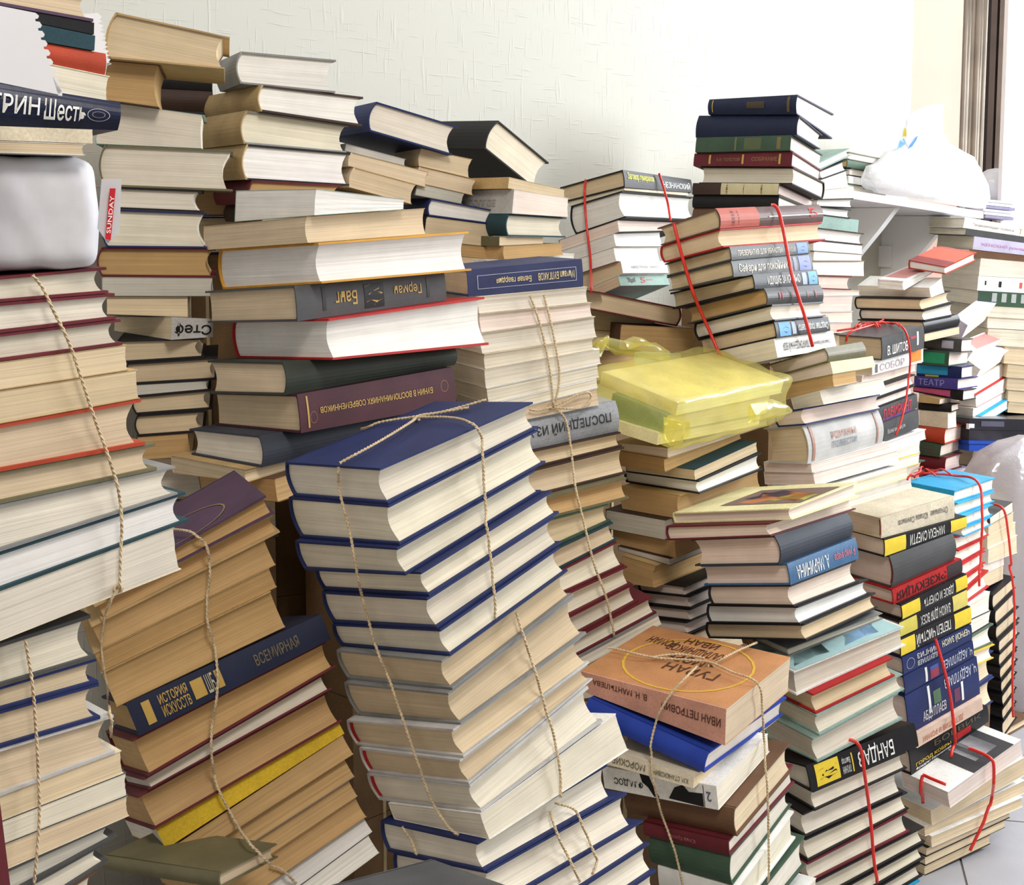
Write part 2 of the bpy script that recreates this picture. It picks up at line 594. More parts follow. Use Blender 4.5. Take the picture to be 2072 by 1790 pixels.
W_, K_, Y_, G_ = (240, 240, 236), (24, 22, 22), (236, 206, 60), (196, 160, 84)
FIGURE = [(0, .1), (.3, 0), (.5, .3), (.75, .2), (1, 0), (.95, .45), (1, .7), (.7, .8), (.5, .95), (.3, .7), (.05, .8), (.2, .45)]
DECO = {
    'rin': [('ts', 'ГРИН', .22, .50, .24, .70, W_), ('ts', 'Шесть', .53, .78, .22, .80, W_), ('es', .79, .93, .35, .75, W_), ('es', .82, .90, .44, .64, W_)],
    'stef': [('tsu', 'Стеф', .05, .95, .2, .85, K_)],
    'bang': [('tsu', 'Герман', .63, .82, .2, .62, G_), ('tsu', 'Банг', .24, .38, .28, .72, G_), ('rs', .43, .56, .12, .9, K_),
             ('fs', FIGURE, .435, .555, .15, .85, G_), ('rs', .16, .18, .1, .8, (52, 50, 48)), ('rs', .86, .88, .1, .8, (52, 50, 48))],
    'memo': [('tsu', 'БУНИН В ВОСПОМИНАНИЯХ СОВРЕМЕННИКОВ', .12, .84, .42, .58, G_), ('rs', .045, .055, .08, .9, G_),
             ('es', .06, .1, .5, .8, G_), ('es', .9, .95, .3, .6, G_)],
    'bulg': [('tsu', 'Михаил БУЛГАКОВ', .60, .92, .36, .64, (226, 206, 150)), ('tsu', 'Белая гвардия', .24, .54, .36, .64, (226, 206, 150)),
             ('rs', .08, .94, .25, .265, (200, 204, 220)), ('rs', .08, .94, .74, .755, (200, 204, 220)),
             ('rs', .08, .084, .25, .755, (200, 204, 220)), ('rs', .936, .94, .25, .755, (200, 204, 220))],
    'udege': [('tsu', 'ПОСЛЕДНИЙ ИЗ УДЭГЕ', .05, .93, .24, .68, (44, 44, 48))],
    'zagov': [('ts', 'Заговор генералов', .05, .42, .12, .62, (226, 226, 70)), ('ts', 'НЕЗНАНСКИЙ', .55, .96, .32, .82, W_)],
    'krest': [('ts', 'КРЕСТНАЯ', .2, .55, .4, .6, (150, 150, 150)), ('ts', 'КИНО', .6, .78, .4, .6, (150, 150, 150))],
    'bird': [('fs', FIGURE, .15, .32, .2, .8, (40, 46, 50)), ('ts', '5', .42, .52, .2, .75, (196, 60, 60)), ('rs', .54, .66, .4, .5, (196, 90, 90))],
    'n1': [('rs', .0, .36, .0, 1, (180, 96, 80)), ('rs', .1, .13, .15, .9, (120, 50, 44)), ('rs', .16, .17, .15, .9, (120, 50, 44)),
           ('ts', 'Б', .86, .93, .2, .7, (190, 60, 56)), ('rs', .45, 1, .55, .6, (226, 222, 216))],
    'n3': [('ts', 'ПРЕЗЕРВАТИВ ДЛЯ УБИЙСТВА', .08, .64, .2, .82, (214, 206, 190)), ('rs', .83, .97, .08, .92, (120, 150, 210)),
           ('fs', FIGURE, .85, .95, .2, .85, (50, 60, 100)), ('ts', 'НЕЗНАНСКИЙ', .68, .8, .3, .75, (190, 186, 180))],
    'n4': [('ts', 'Сафари для покойника', .07, .7, .22, .86, (220, 214, 200)), ('rs', .82, .97, .08, .92, (140, 150, 215)),
           ('fs', FIGURE, .84, .95, .2, .85, (60, 66, 130)), ('rs', .75, .79, .1, .9, (150, 150, 170))],
    'n5': [('ts', 'ИДУЩИЕ ЗА КРОВЬЮ', .2, .7, .2, .85, (226, 224, 220)), ('rs', .84, .98, .08, .92, (110, 170, 226)),
           ('fs', FIGURE, .86, .96, .2, .85, (40, 60, 110)), ('rs', .74, .81, .12, .9, (170, 180, 200))],
    'n6': [('rs', .2, .22, .3, .7, (180, 80, 90)), ('rs', .25, .265, .3, .7, (180, 80, 90)), ('rs', .42, .43, .3, .7, (180, 80, 90)),
           ('rs', .7, .71, .3, .7, (180, 80, 90)), ('rs', .84, .86, .3, .7, (180, 80, 90))],
    'n8': [('rs', .06, .26, .1, .95, (110, 170, 226)), ('fs', FIGURE, .09, .24, .2, .88, (40, 60, 110)), ('rs', .29, .36, .12, .9, (170, 180, 200)),
           ('tsu', 'Следствие продолжается', .4, .96, .22, .86, (220, 218, 214))],
    'n9': [('tsu', 'ПРИРОЖДЕННЫЙ ВОР', .12, .55, .2, .8, (70, 66, 66)), ('tsu', 'Станислав Родионов', .62, .92, .4, .65, (120, 116, 116))],
    'n15': [('rs', .05, .08, .05, .95, (176, 130, 112)), ('rs', .9, .92, .05, .95, (176, 130, 112)), ('ts', 'РОМАНЫ', .3, .62, .3, .5, (170, 120, 104)),
            ('ts', 'ПОВЕСТИ', .3, .62, .56, .74, (130, 140, 150))],
    'marin': [('tsu', 'А. МАРИНИНА', .1, .56, .25, .88, W_), ('tsu', 'Я умер вчера', .64, .95, .3, .75, (200, 110, 120))],
    'ekz': [('tsu', 'ЭКЗЕКУЦИЯ', .05, .76, .15, .85, (40, 30, 32)), ('rs', .78, 1, .05, .95, (60, 52, 54))],
    'ry1': [('rs', .0, .25, .08, .95, Y_), ('rs', .8, 1, .05, .95, Y_), ('tsu', 'МАЧЕХА СМЕРТИ', .3, .72, .18, .85, (226, 224, 216))],
    'ry2': [('rs', .0, .27, .1, .95, Y_), ('rs', .82, 1, .08, .92, Y_), ('tsu', 'ДВОЕ И СМЕРТЬ', .32, .78, .2, .85, (210, 208, 200))],
    'ry3': [('rs', .0, .25, .1, .95, (214, 200, 90)), ('rs', .78, 1, .08, .92, (224, 206, 110)), ('tsu', 'ЗАКОН ДЛЯ ВСЕХ', .3, .74, .2, .85, (210, 208, 200))],
    'ry4': [('rs', .0, .2, .1, .95, Y_), ('rs', .76, 1, .05, .9, Y_), ('tsu', 'ПЕПЕЛ ЧИСТЫЙ', .22, .7, .2, .88, (226, 224, 216))],
    'r8': [('tsu', 'ЧЕРНОЙ ЗАКОН', .56, .96, .1, .6, (226, 220, 190)), ('tsu', 'ЧИНГИЗ', .2, .5, .15, .45, (210, 208, 200)), ('tsu', 'АБДУЛЛАЕВ', .2, .52, .5, .85, (210, 208, 200)),
           ('es', .05, .16, .2, .8, W_)],
    'r9': [('tsu', 'Ч. АБДУЛЛАЕВ', .54, .97, .15, .75, (196, 200, 216)), ('rs', .29, .32, .1, .9, W_), ('rs', .36, .48, .2, .9, (150, 60, 80)), ('rs', .36, .48, .2, .4, (70, 90, 160))],
    'r10': [('tsu', 'Ч. АБДУЛЛАЕВ', .52, .97, .06, .36, (196, 200, 216)), ('rs', .29, .32, .05, .75, W_), ('rs', .36, .46, .25, .6, (90, 120, 90)),
            ('ts', 'АБДУЛЛАЕВ', .2, .52, .62, .92, (206, 204, 206)), ('rs', .74, .77, .4, .9, W_), ('rs', .64, .72, .5, .85, (110, 60, 90))],
    'r11': [('tsu', 'ДЕТЕКТИВ И РОМАН', .1, .7, .25, .8, (190, 120, 90))],
    'r12': [('ts', 'ГОРОД КОБРЫ', .06, .5, .62, .8, (226, 190, 60)), ('ts', 'Фридрих Незнанский', .06, .5, .82, .95, W_), ('rs', .58, .76, .45, .8, (176, 40, 44)),
            ('ts', 'БОЕВИК', .3, .9, .15, .4, (96, 86, 70))],
    'r1': [('tsu', 'Юлиан Семенов', .22, .62, .35, .65, (120, 116, 110)), ('tsu', 'Отчаяние', .66, .9, .35, .65, (120, 116, 110))],
    'banda': [('rs', .06, .27, .08, .92, Y_), ('fs', FIGURE, .08, .25, .3, .8, K_), ('tsu', 'БАНДА 3', .44, .77, .12, .88, W_), ('rs', .385, .395, .15, .9, Y_),
              ('tsu', 'Виктор', .295, .37, .2, .5, (210, 210, 206)), ('tsu', 'ПРОНИН', .295, .37, .55, .85, (210, 210, 206))],
    'orange': [('tsu', 'В. Н. МАНТЫЛЕВА', .10, .48, .22, .46, (86, 52, 40)), ('tsu', 'ИВАН ПЕТРОВИЧ', .58, .97, .3, .55, (86, 52, 40)),
               ('ec', .1, .93, .04, .95, (214, 170, 60)), ('tcu', 'ИВАН', .32, .55, .82, .92, (80, 50, 34)), ('tcu', 'КАЛАШНИКОВ', .26, .66, .66, .78, (80, 50, 34)),
               ('tcu', 'МОРЕ', .34, .6, .5, .62, (80, 50, 34)), ('tcu', 'ГУРАН', .4, .76, .34, .46, (80, 50, 34)), ('tcu', 'РОМАН', .1, .3, .7, .82, (80, 50, 34))],
    'stan': [('tsu', 'К.М. СТАНЮКОВИЧ', .54, .94, .35, .75, (96, 92, 84)), ('tsu', 'МОРСКИЕ', .05, .44, .22, .75, (110, 106, 96))],
    'dost': [('tsu', 'Ф.М.ДОС', .1, .36, .35, .7, (40, 38, 40)), ('fs', [(0, 0), (.5, 0), (.7, .5), (1, 1), (.7, 1), (.4, .6), (.1, .4)], .34, .5, .02, .95, K_),
             ('fs', [(0, .9), (.2, .3), (.45, .1), (.6, .4), (1, .35), (1, 1)], .58, .88, .1, .98, K_), ('tsu', '2', .91, .95, .3, .7, (90, 90, 130)),
             ('rs', .885, .89, .05, 1, K_)],
    'red6': [('tsu', 'Юлий Крелин', .3, .62, .3, .7, (160, 96, 100))],
    'qw': [('ts', 'В. П.', .5, .72, .3, .65, K_)],
    'sh': [('ts', 'В. ШИТОВ', .12, .6, .42, .85, (226, 222, 216)), ('rs', .66, .8, .3, .42, (160, 60, 70)), ('rs', .82, .86, .15, .75, W_)],
    'x2': [('rs', .72, .96, .1, .85, (230, 130, 50)), ('rs', .05, .1, .3, .9, (110, 100, 96)), ('ts', 'СОБОР', .14, .62, .35, .85, (176, 160, 160))],
    'x6': [('ts', 'ЛАБИРИНТ', .1, .85, .2, .85, (190, 50, 70)), ('rs', .1, .85, .86, .98, (110, 70, 140))],
    'x7': [('ts', 'Валентин Пикуль', .1, .6, .4, .7, (170, 166, 162))],
    'psy': [('tsu', 'ЦЕПНЫЕ ПСЫ', .02, .9, .35, .85, (190, 190, 110))],
    'psyc': [('rc', .2, .6, .25, .65, (176, 60, 50)), ('rc', .65, .95, .2, .55, (110, 130, 170))],
    'zz1': [('rs', .1, .45, .15, .85, (90, 84, 80)), ('rs', .5, .8, .2, .8, (190, 186, 200))],
    'zz2': [('rs', .05, .85, .15, .85, (40, 150, 104))], 'zz3': [('rs', .0, .7, .1, .8, (40, 150, 196)), ('rs', .2, .5, .85, 1, (190, 180, 50))],
    'zz4': [('ts', 'ТЕАТР', .1, .7, .2, .8, (140, 136, 196))], 'zz5': [('rs', .0, .75, .15, .8, (196, 84, 128))],
    'zz10': [('ts', 'Стругац', .25, .85, .2, .8, (96, 86, 76))],
    'v1': [('rs', .05, .06, .1, .9, G_), ('rs', .45, .65, .3, .7, (70, 60, 46)), ('rs', .9, .93, .1, .9, (96, 80, 50))],
    'v3': [('rs', .42, .44, .05, .95, (110, 110, 80)), ('rs', .52, .7, .1, .9, (86, 96, 66)), ('rs', .86, .9, .1, .9, (120, 110, 70))],
    'v4': [('rs', .16, .18, .15, .85, G_), ('rs', .5, .52, .15, .85, G_), ('rs', .87, .89, .15, .85, G_), ('ts', 'А.Н. ТОЛСТОЙ', .24, .48, .35, .65, (140, 110, 70)),
           ('ts', 'СОБРАНИЕ', .6, .86, .35, .65, (140, 110, 70))],
    'v6': [('rs', .34, 1, .0, 1, (206, 196, 156)), ('rs', .4, .42, .05, .95, (120, 96, 60)), ('rs', .6, .61, .05, .95, (120, 96, 60)), ('rs', .8, .82, .05, .95, (120, 96, 60))],
    'bsp': [('rs', .06, .1, .15, .85, G_), ('rs', .3, .36, .2, .8, G_), ('ts', 'ШБ', .37, .41, .2, .8, (200, 190, 160)), ('rs', .42, .45, .2, .8, G_),
            ('ts', 'ИСТОРИЯ', .14, .28, .15, .45, G_), ('ts', 'ИСКУССТВ', .14, .28, .5, .85, G_), ('ts', 'ВСЕМИРНАЯ', .62, .85, .3, .7, (110, 100, 80))],
    'ptop': [('rc', .3, .97, .2, .8, (120, 96, 90)), ('fc', FIGURE, .4, .9, .25, .7, (200, 120, 70)), ('fc', FIGURE, .35, .7, .4, .78, (70, 66, 90)),
             ('fc', FIGURE, .6, .95, .3, .6, (190, 190, 90))],
    'photo': [('rc', .0, 1, .02, .98, (170, 205, 205)), ('fc', FIGURE, .1, .9, .05, .5, (70, 90, 84)), ('fc', FIGURE, .2, .9, .5, .95, (150, 190, 226))],
    'redA': [('tc', 'А', .84, .96, .50, .66, (200, 40, 44))],
    'ytop': [('rc', .1, .9, .1, .7, (190, 130, 124))], 'yred': [('rc', .0, 1, .0, .9, (222, 96, 72)), ('rc', .0, 1, .0, .3, (160, 110, 120))],
    'mag': [('rc', .0, 1, .35, .9, (60, 60, 62)), ('rc', .2, .8, .5, .8, (200, 200, 204)), ('rc', .0, .12, .0, .5, (206, 50, 50))],
    'ab1': [('ts', 'Энциклопедия Холмса', .1, .6, .4, .7, (170, 160, 150)), ('ts', 'Т', .66, .7, .25, .8, (190, 160, 70))],
    'ab3': [('ts', 'ЖЕНСКИЙ роман', .1, .7, .35, .7, (190, 140, 190))],
    'ab6': [('rs', .1, .12, .3, .6, K_), ('rs', .3, .34, .3, .7, K_), ('rs', .6, .64, .3, .7, (210, 90, 80)), ('rs', .75, .79, .3, .7, (170, 90, 80))],
    'ab7': [('rs', .2 + .14 * i, .27 + .14 * i, .1, .7, (170, 176, 170)) for i in range(5)],
    'i3': [('ts', 'ДОЛГОЕ', .2, .7, .4, .75, (176, 168, 160))],
    'pur': [('ec', .45, .98, .25, .8, (150, 128, 90))],
}

# One pile per block.  Header: @key depth angle a b phrase | support.   Row: L C R (pixels of the near top edges), height at C, spine side, type, cover, pages
TABLE = '''
@AT .85 45 .22 .16 |the pile above the newspaper
- 0,-48 190,-12 54 u0 h purple t
- 0,12 191,46 18 v0 p black c
- 0,32 193,72 34 v0 p teal c #worn blue and black spine
- 0,70 216,108 36 v0 h rust c #red spine with dark end
- 0,108 222,154 52 u0 p cream c
- 0,166 247,206 82 v0 g ink c d=rin q=30 #navy spine with large white lettering
- 0,255 187,262 28 v0 p cream c q=30
- 0,285 172,291 24 u0 p white t q=30
@A .85 45 .22 .16 |the pile under the newspaper
- 0,560 215,540 50 u0 h maroon c
- 0,612 232,593 59 u0 h maroon c
- 0,675 244,645 56 u0 h maroon c
- 0,732 256,697 56 u0 p tan t
- 0,790 278,747 62 u0 p tan t
- 0,858 285,806 95 u0 h rust t
- 0,955 314,897 60 u0 h olive t
- 0,1020 355,943 92 u0 h grey c
- 0,1116 375,995 78 u0 h teal w
- 0,1196 352,1066 95 u0 p cream c g
@A2 .86 45 .2 .15 |the low corner pile
- 0,1302 183,1243 78 u0 h dgrey c
- 0,1390 195,1332 44 u0 h navy t
- 0,1437 200,1381 75 u0 h navy t
- 0,1514 230,1446 88 u0 h lgrey t
- 0,1610 246,1518 46 u0 p cream t
- 0,1662 256,1562 46 u0 p dgrey c
- 0,1712 258,1610 50 u0 p cream t
- 0,1765 235,1662 54 u0 h dgrey g
- 0,1822 212,1705 60 u0 h dgrey c
- 0,1885 195,1758 60 u0 h brown c
@B 1.29 24 .15 .2 |the sloping twine-tied pile
- 205,1192 537,1002 32 v1 h purple b d=pur #purple cover with gold ring
- 190,1225 550,1040 40 v1 h tan b
- 185,1268 536,1092 54 v1 o tan b
- 190,1322 545,1150 46 v1 p tan b
- 205,1362 548,1196 50 v1 o tan b
205,1408 255,1424 649,1242 56 v0 h ink b d=bsp #navy spine with gold bands
212,1478 266,1496 658,1298 62 v1 h maroon b
240,1562 290,1576 655,1362 34 v1 h maroon c
222,1596 278,1610 662,1398 66 v1 h maroon b
250,1655 315,1676 686,1462 28 v0 p yellow c
300,1690 362,1706 694,1488 34 v1 p tan b
290,1722 366,1748 698,1535 36 v1 p grey b
310,1752 384,1786 706,1578 36 v1 p tan b
330,1790 400,1826 720,1612 40 v1 o tan b
350,1832 425,1870 738,1654 32 v1 p black w
380,1866 455,1904 746,1690 36 v1 p white w
@B2 1.19 58 .19 .12 |the floor before the sloping pile
205,1732 441,1768 560,1706 30 u0 h olive t #olive cloth cover seen from above
@C 1.62 12 .16 .16 |the tall pile beside the newspaper
- 222,22 465,75 100 u0 h tan t a=.2 z=1.58 #very thick tan
- 214,122 325,132 74 u0 o brown b z=1.6
- 200,204 415,233 62 u0 p mint c
- 200,292 472,304 74 u0 h olive c
- 205,377 408,385 42 u0 h black c
- 205,422 420,431 70 u0 h navy c
- 195,501 436,503 54 u0 h maroon b
- 205,560 430,562 38 u0 p grey g
- 215,600 380,600 40 v1 p olive t
230,642 348,641 432,645 44 v0 p lgrey t d=stef q=40 #pale spine with black upside-down lettering
- 230,688 412,684 44 u0 h black t
- 250,735 440,722 42 u0 h black t
- 262,779 420,770 22 u0 p dgrey g
- 265,802 426,787 34 u0 h black t
- 270,840 412,830 40 u0 h black t
- 275,884 386,876 48 u0 p brown b
@DU 1.78 25 .21 .15 |the pile nearest the wallpaper
- 478,103 680,121 58 u0 h grey w a=.12
- 522,171 735,196 48 u0 h dbrown w wrap=1 q=33 a=.23
- 489,222 705,254 66 u0 h grey c wrap=1 q=33 a=.22
- 490,291 709,310 68 u0 h black w wrap=1 q=33 a=.22
- 503,364 690,374 48 u0 h maroon b
- 525,414 690,420 36 u0 h dbrown g
@CX 1.93 12 .12 .12 |the dark gap pile
- 318,142 430,148 34 v0 h black t
- 316,178 430,184 40 v0 h dbrown t
- 316,222 430,226 44 v0 h black t
- 316,268 430,270 44 v0 h dbrown t
- 316,314 430,316 44 v0 h black t
@D 1.5 45 .16 .22 |the dark-spined pile
- 640,382 857,407 46 v1 p mint w b=.13 #open white pages under a thin cover
410,458 620,438 860,421 50 v1 o tan t
438,505 644,491 948,468 70 v1 h ochre w
415,589 597,578 900,552 66 v0 h dgrey t d=bang #grey spine with gold lettering and figure
466,649 665,645 980,600 78 v1 h red w
420,729 578,733 925,700 60 v0 h moss t
428,794 602,798 917,742 70 v0 h plum t d=memo #maroon spine with long gold lettering
383,867 530,882 850,824 50 v0 h slate c
345,921 497,950 640,915 26 v1 o tan t
400,958 556,968 690,925 48 v1 p brown b
@E 1.25 44 .14 .2 |the twine-tied blue pile
571,934 768,947 1078,813 58 v1 h navy c
577,1005 786,1022 1087,869 70 v1 h navy c
592,1093 803,1108 1082,950 48 v1 h navy c
633,1148 851,1157 1116,992 47 v1 h navy c
645,1196 863,1210 1119,1046 62 v1 h navy c
667,1262 890,1273 1131,1106 58 v1 h navy c
675,1314 893,1336 1144,1155 57 v1 h grey t
690,1380 906,1402 1157,1207 66 v1 h grey t
696,1456 916,1475 1173,1288 58 v1 h lgrey t hb
722,1512 930,1537 1188,1343 46 v1 h lgrey t hb
737,1564 950,1588 1189,1387 52 v1 h lgrey c hb
785,1624 972,1646 1246,1443 54 v1 p white c d=redA #white cover with a red letter
765,1658 966,1704 1228,1544 52 v1 h navy c
790,1722 985,1762 1268,1603 60 v1 h navy c
800,1790 1005,1832 1301,1659 56 v1 h navy c
810,1850 1020,1895 1314,1704 56 v1 h navy c
820,1910 1035,1958 1326,1760 56 v1 h navy c
@G 1.0 44 .14 .2 |the lower edge of the picture
700,1806 812,1852 990,1800 40 v1 h dgrey t a=.1 b=.115 #dark grey cover lying flat
@I 1.95 40 .13 .13 |the pile under the tilted book
885,241 1003,239 1111,329 57 u0 h black c g a=.19 z=2.09 #tilted thick black
- 1030,358 1144,384 24 u0 p tan t
- 1040,383 1153,401 35 u0 p lgrey k d=i3
- 1024,432 1146,440 42 u0 h teal c
- 1010,478 1100,480 18 u0 p olive t
- 1018,498 1140,492 26 u0 o tan b
- 985,526 1163,513 14 u0 p white w
@J 1.95 22 .13 .13 |the pile behind the white-edged books
- 850,300 956,322 38 u0 o tan t
- 846,336 964,364 28 u0 o tan t
- 844,370 940,392 28 u0 p grey g
- 868,400 1005,426 34 u0 h navy w
- 862,437 1003,455 46 u0 p black t
- 875,488 1005,502 20 u0 o tan b
- 875,512 1005,526 18 u0 o tan t
@K 1.9 25 .2 .13 |the pile with the slanting navy book
- 753,203 928,256 60 u0 h navy c g #slanting navy
- 700,290 822,322 22 u0 p grey g
- 708,308 868,348 24 u0 o tan t
- 712,338 842,374 40 u0 o tan t
@H 1.72 25 .13 .16 |the navy-topped twine pile
- 945,546 1178,524 54 v0 h smoke t d=bulg #navy spine with framed gilt lettering
- 968,600 1189,580 34 v1 o cream c
- 972,635 1198,612 38 v1 o cream k
- 972,674 1205,640 42 v1 o cream c
- 980,716 1201,684 32 v1 o cream c
- 980,748 1214,706 36 v1 p white c
- 985,786 1210,738 28 v1 p white c
- 1000,816 1208,766 22 v1 p white c
- 1005,838 1208,786 28 v1 p lgrey t
- 1000,862 1250,812 66 v0 g silver t d=udege #silver spine with big thin dark lettering
- 1000,928 1256,874 46 v1 h dbrown t
- 1020,965 1263,904 52 v1 h dbrown t
- 1080,1013 1268,966 42 v1 h olive b
- 1090,1056 1232,1020 48 v1 h green t
- 1110,1116 1240,1056 36 v1 h teal t
- 1120,1160 1247,1095 48 v1 h maroon c
- 1134,1206 1269,1145 42 v1 h maroon c
- 1134,1256 1281,1181 38 v1 h maroon c
- 1148,1298 1318,1206 34 v1 h maroon c
- 1165,1332 1333,1242 22 v1 p grey c
@M 2.3 50 .14 .16 |the red-string pile by the wall
1133,379 1261,343 1399,363 36 v0 g black t d=zagov #black spine with yellow and white lettering
1150,408 1263,380 1392,390 7 v0 p cream c
1150,418 1258,386 1402,398 56 v1 h black w
1130,486 1250,445 1380,450 28 v1 p dgrey k
1135,508 1242,473 1335,470 27 v1 p white w
1138,534 1242,500 1330,500 28 v1 p lgrey w
1150,562 1256,528 1348,528 28 v0 p white t d=krest #white spine with faint grey lettering
1160,596 1250,557 1350,556 21 v0 p mint t g d=bird #pale spine with bird and red mark
- 1212,590 1382,624 38 u1 g maroon t g z=2.18 q=20 a=.17 #glossy maroon
- 1256,656 1405,664 52 u0 p brown b z=2.2 q=15 g
- 1196,626 1244,630 38 u0 p tan t z=2.24 q=15 b=.12
- 1196,668 1300,672 40 u0 p tan t z=2.24 q=15
@N 2.05 42 .14 .21 |the detective novels pile
1330,461 1452,420 1662,412 40 v0 g umber t d=n1 #glossy spine, red fading to brown
1333,499 1457,463 1663,449 32 v1 h red t
1345,533 1477,499 1636,488 27 v0 g dgrey t d=n3 #dark spine in capitals with light-blue emblem
1349,560 1480,527 1641,513 28 v0 g dgrey t d=n4 #dark spine with lilac emblem
1356,592 1524,555 1653,545 28 v0 g black t d=n5 #black spine with bright blue emblem
1386,622 1550,582 1663,575 33 v0 g dgrey b d=n6 #round grey spine with red ticks
1402,655 1562,616 1666,610 30 v1 g black c
1412,686 1567,650 1676,640 30 v0 g black t d=n8 #spine with blue emblem, lettering upside down
1428,716 1566,685 1686,669 26 v0 p white c d=n9 #white spine with black lettering
1550,738 1672,703 1748,690 28 v0 g olive k
1560,765 1680,732 1766,720 22 v0 p pale k
1570,780 1685,757 1732,749 26 v1 p lgrey b
1600,806 1660,790 1788,764 32 v1 p white c
1565,836 1625,826 1780,797 30 v1 h navy k
1545,866 1630,860 1783,828 68 v0 h lgrey t d=n15 #thick worn spine with faded lettering
1545,934 1642,938 1800,893 16 v1 p white k
1545,954 1648,956 1818,910 18 v1 p white k
1560,982 1690,985 1836,942 16 v1 p white c
1580,1000 1715,1002 1844,964 24 v1 p pale c
@O 1.88 48 .14 .17 |the pile under the yellow bag
1240,894 1352,906 1553,848 16 v1 p kraft k
1250,912 1346,928 1500,877 26 v1 p tan b
1265,932 1406,950 1532,893 20 v1 p teal t
1262,952 1414,972 1541,914 26 v1 g black w
1255,982 1376,1002 1539,943 50 v1 o tan b
1225,1030 1346,1052 1448,1014 36 v1 p dbrown g b=.12
1240,1068 1368,1093 1425,1070 34 v1 p tan b b=.12
1250,1104 1356,1130 1400,1112 14 v1 p dbrown g b=.1
1255,1122 1328,1144 1438,1100 42 v1 o tan b b=.13
1290,1172 1386,1186 1410,1176 18 v1 h black k b=.1
1260,1192 1396,1206 1418,1196 22 v1 h black k b=.1
1265,1218 1396,1232 1418,1222 22 v1 h black k b=.1
1270,1244 1390,1258 1414,1248 26 v1 h black k b=.1
@P 1.72 46 .14 .19 |the pile with the picture book
1360,1037 1598,1028 1734,974 22 v1 g pale k d=ptop #thin yellow picture book
1345,1064 1556,1058 1728,1004 23 v1 h maroon k
1398,1090 1575,1083 1722,1036 54 v0 h slate k #thick book with ragged dark spine
1418,1143 1594,1140 1732,1087 35 v0 g steel k d=marin #blue spine with white upside-down lettering
1430,1184 1600,1183 1731,1132 34 v1 g black k
1427,1222 1614,1226 1757,1171 30 v1 g black w
1425,1259 1626,1262 1771,1198 34 v1 g black t
@P2 1.72 28 .11 .19 |the black-edged red-string pile
- 1594,1312 1786,1240 24 v1 g grey c a=.08 z=1.765
- 1606,1358 1829,1267 50 v1 g white c d=photo #white pages below a photo cover
- 1645,1404 1806,1330 34 v1 h red t
- 1652,1447 1826,1363 36 v1 g mint c
- 1645,1494 1817,1400 38 v1 g mint c
1590,1538 1632,1549 1851,1463 36 v0 g black c d=banda a=.11 #black spine with yellow picture panel
- 1645,1600 1833,1520 34 v1 g black c
- 1625,1646 1822,1555 38 v1 g black c
- 1630,1697 1836,1602 38 v1 g black c
- 1634,1746 1836,1640 34 v1 g maroon c
- 1640,1788 1869,1672 36 v1 g black c
- 1645,1830 1868,1708 34 v1 g black c
- 1650,1868 1863,1744 30 v1 g black c
- 1660,1900 1861,1780 30 v1 g cyan c
@Q 1.5 56 .2 .13 |the orange-topped twine pile
1172,1357 1469,1434 1600,1329 50 u0 p orange t sc=206,152,132 d=orange #orange cover with brown lettering
1188,1414 1431,1524 1592,1410 28 u0 h blue c
1232,1520 1404,1570 1578,1447 19 u0 p cream t d=stan #cream spine with thin grey lettering
1218,1550 1449,1590 1554,1484 33 u0 p white c d=dost #white spine with black drawing
1260,1594 1482,1640 1598,1502 46 u0 h brown t
1300,1664 1473,1702 1604,1546 28 u0 h maroon c d=red6
1310,1694 1474,1734 1600,1592 50 u0 h green c
1330,1752 1490,1798 1606,1640 40 u0 h white c d=qw
1340,1806 1498,1856 1628,1690 44 u0 h green c
1350,1860 1515,1912 1652,1776 44 u0 p white c
@R 2.2 33 .13 .17 |the black and yellow pile
- 1783,1048 1931,1003 36 v0 g cream k hb d=r1 #cream spine with small lettering
- 1790,1090 1956,1044 34 v0 g black k d=ry1
- 1806,1127 1934,1080 62 v0 h dgrey k hb
- 1806,1193 1946,1130 28 v0 g red k d=ekz #red spine with dark capital letters
- 1824,1223 1956,1160 31 v0 g black k d=ry2
- 1819,1257 1956,1190 33 v0 g black k d=ry3
- 1821,1292 1964,1226 34 v0 g black k d=ry4
- 1826,1331 1966,1264 36 v0 g navy k d=r8
- 1829,1369 1969,1296 38 v0 g navy k d=r9
- 1832,1409 1977,1328 62 v0 g navy k d=r10
- 1853,1490 1987,1412 16 v0 p pink k d=r11
- 1840,1519 1999,1428 58 v0 g black k d=r12
- 1918,1602 2066,1496 22 v1 p white k d=mag z=2.14 a=.1
- 1884,1640 2072,1532 26 v1 p white t
- 1872,1672 2074,1578 26 v1 p white t
- 1886,1692 2070,1612 20 v1 p white t
- 1876,1715 2044,1640 16 v1 p black t
- 1873,1733 2034,1658 16 v1 p black t
- 1872,1751 2004,1688 20 v1 p black t
@S 2.55 50 .15 .15 |the sky-blue pile tied with red
1832,974 1931,993 2014,966 20 u0 g cyan c d=psy
- 1938,1018 2013,994 22 v1 g cyan c
- 1948,1043 2009,1020 22 v1 g cyan c
- 1952,1067 2006,1045 18 v1 g cyan c
- 1937,1086 2002,1058 24 v1 h red c
- 1940,1113 1994,1088 26 v1 h red c
- 1946,1142 1994,1114 28 v1 h red c
- 1950,1172 1991,1144 22 v1 h red c
- 1954,1196 1986,1166 24 v1 h red c b=.12
- 1958,1222 1990,1204 30 v1 p white c b=.12
- 1960,1256 1994,1240 28 v1 p black c b=.12
- 1965,1288 1998,1268 28 v1 g green c b=.12
- 1968,1320 2006,1305 30 v1 g yellow c b=.12
@T 2.75 45 .14 .15 |the striped pile at the frame edge
- 2003,1047 2049,1015 14 u0 p dgrey c
- 2000,1063 2051,1036 18 u0 p cream t
- 1998,1084 2056,1056 20 u0 p cream t
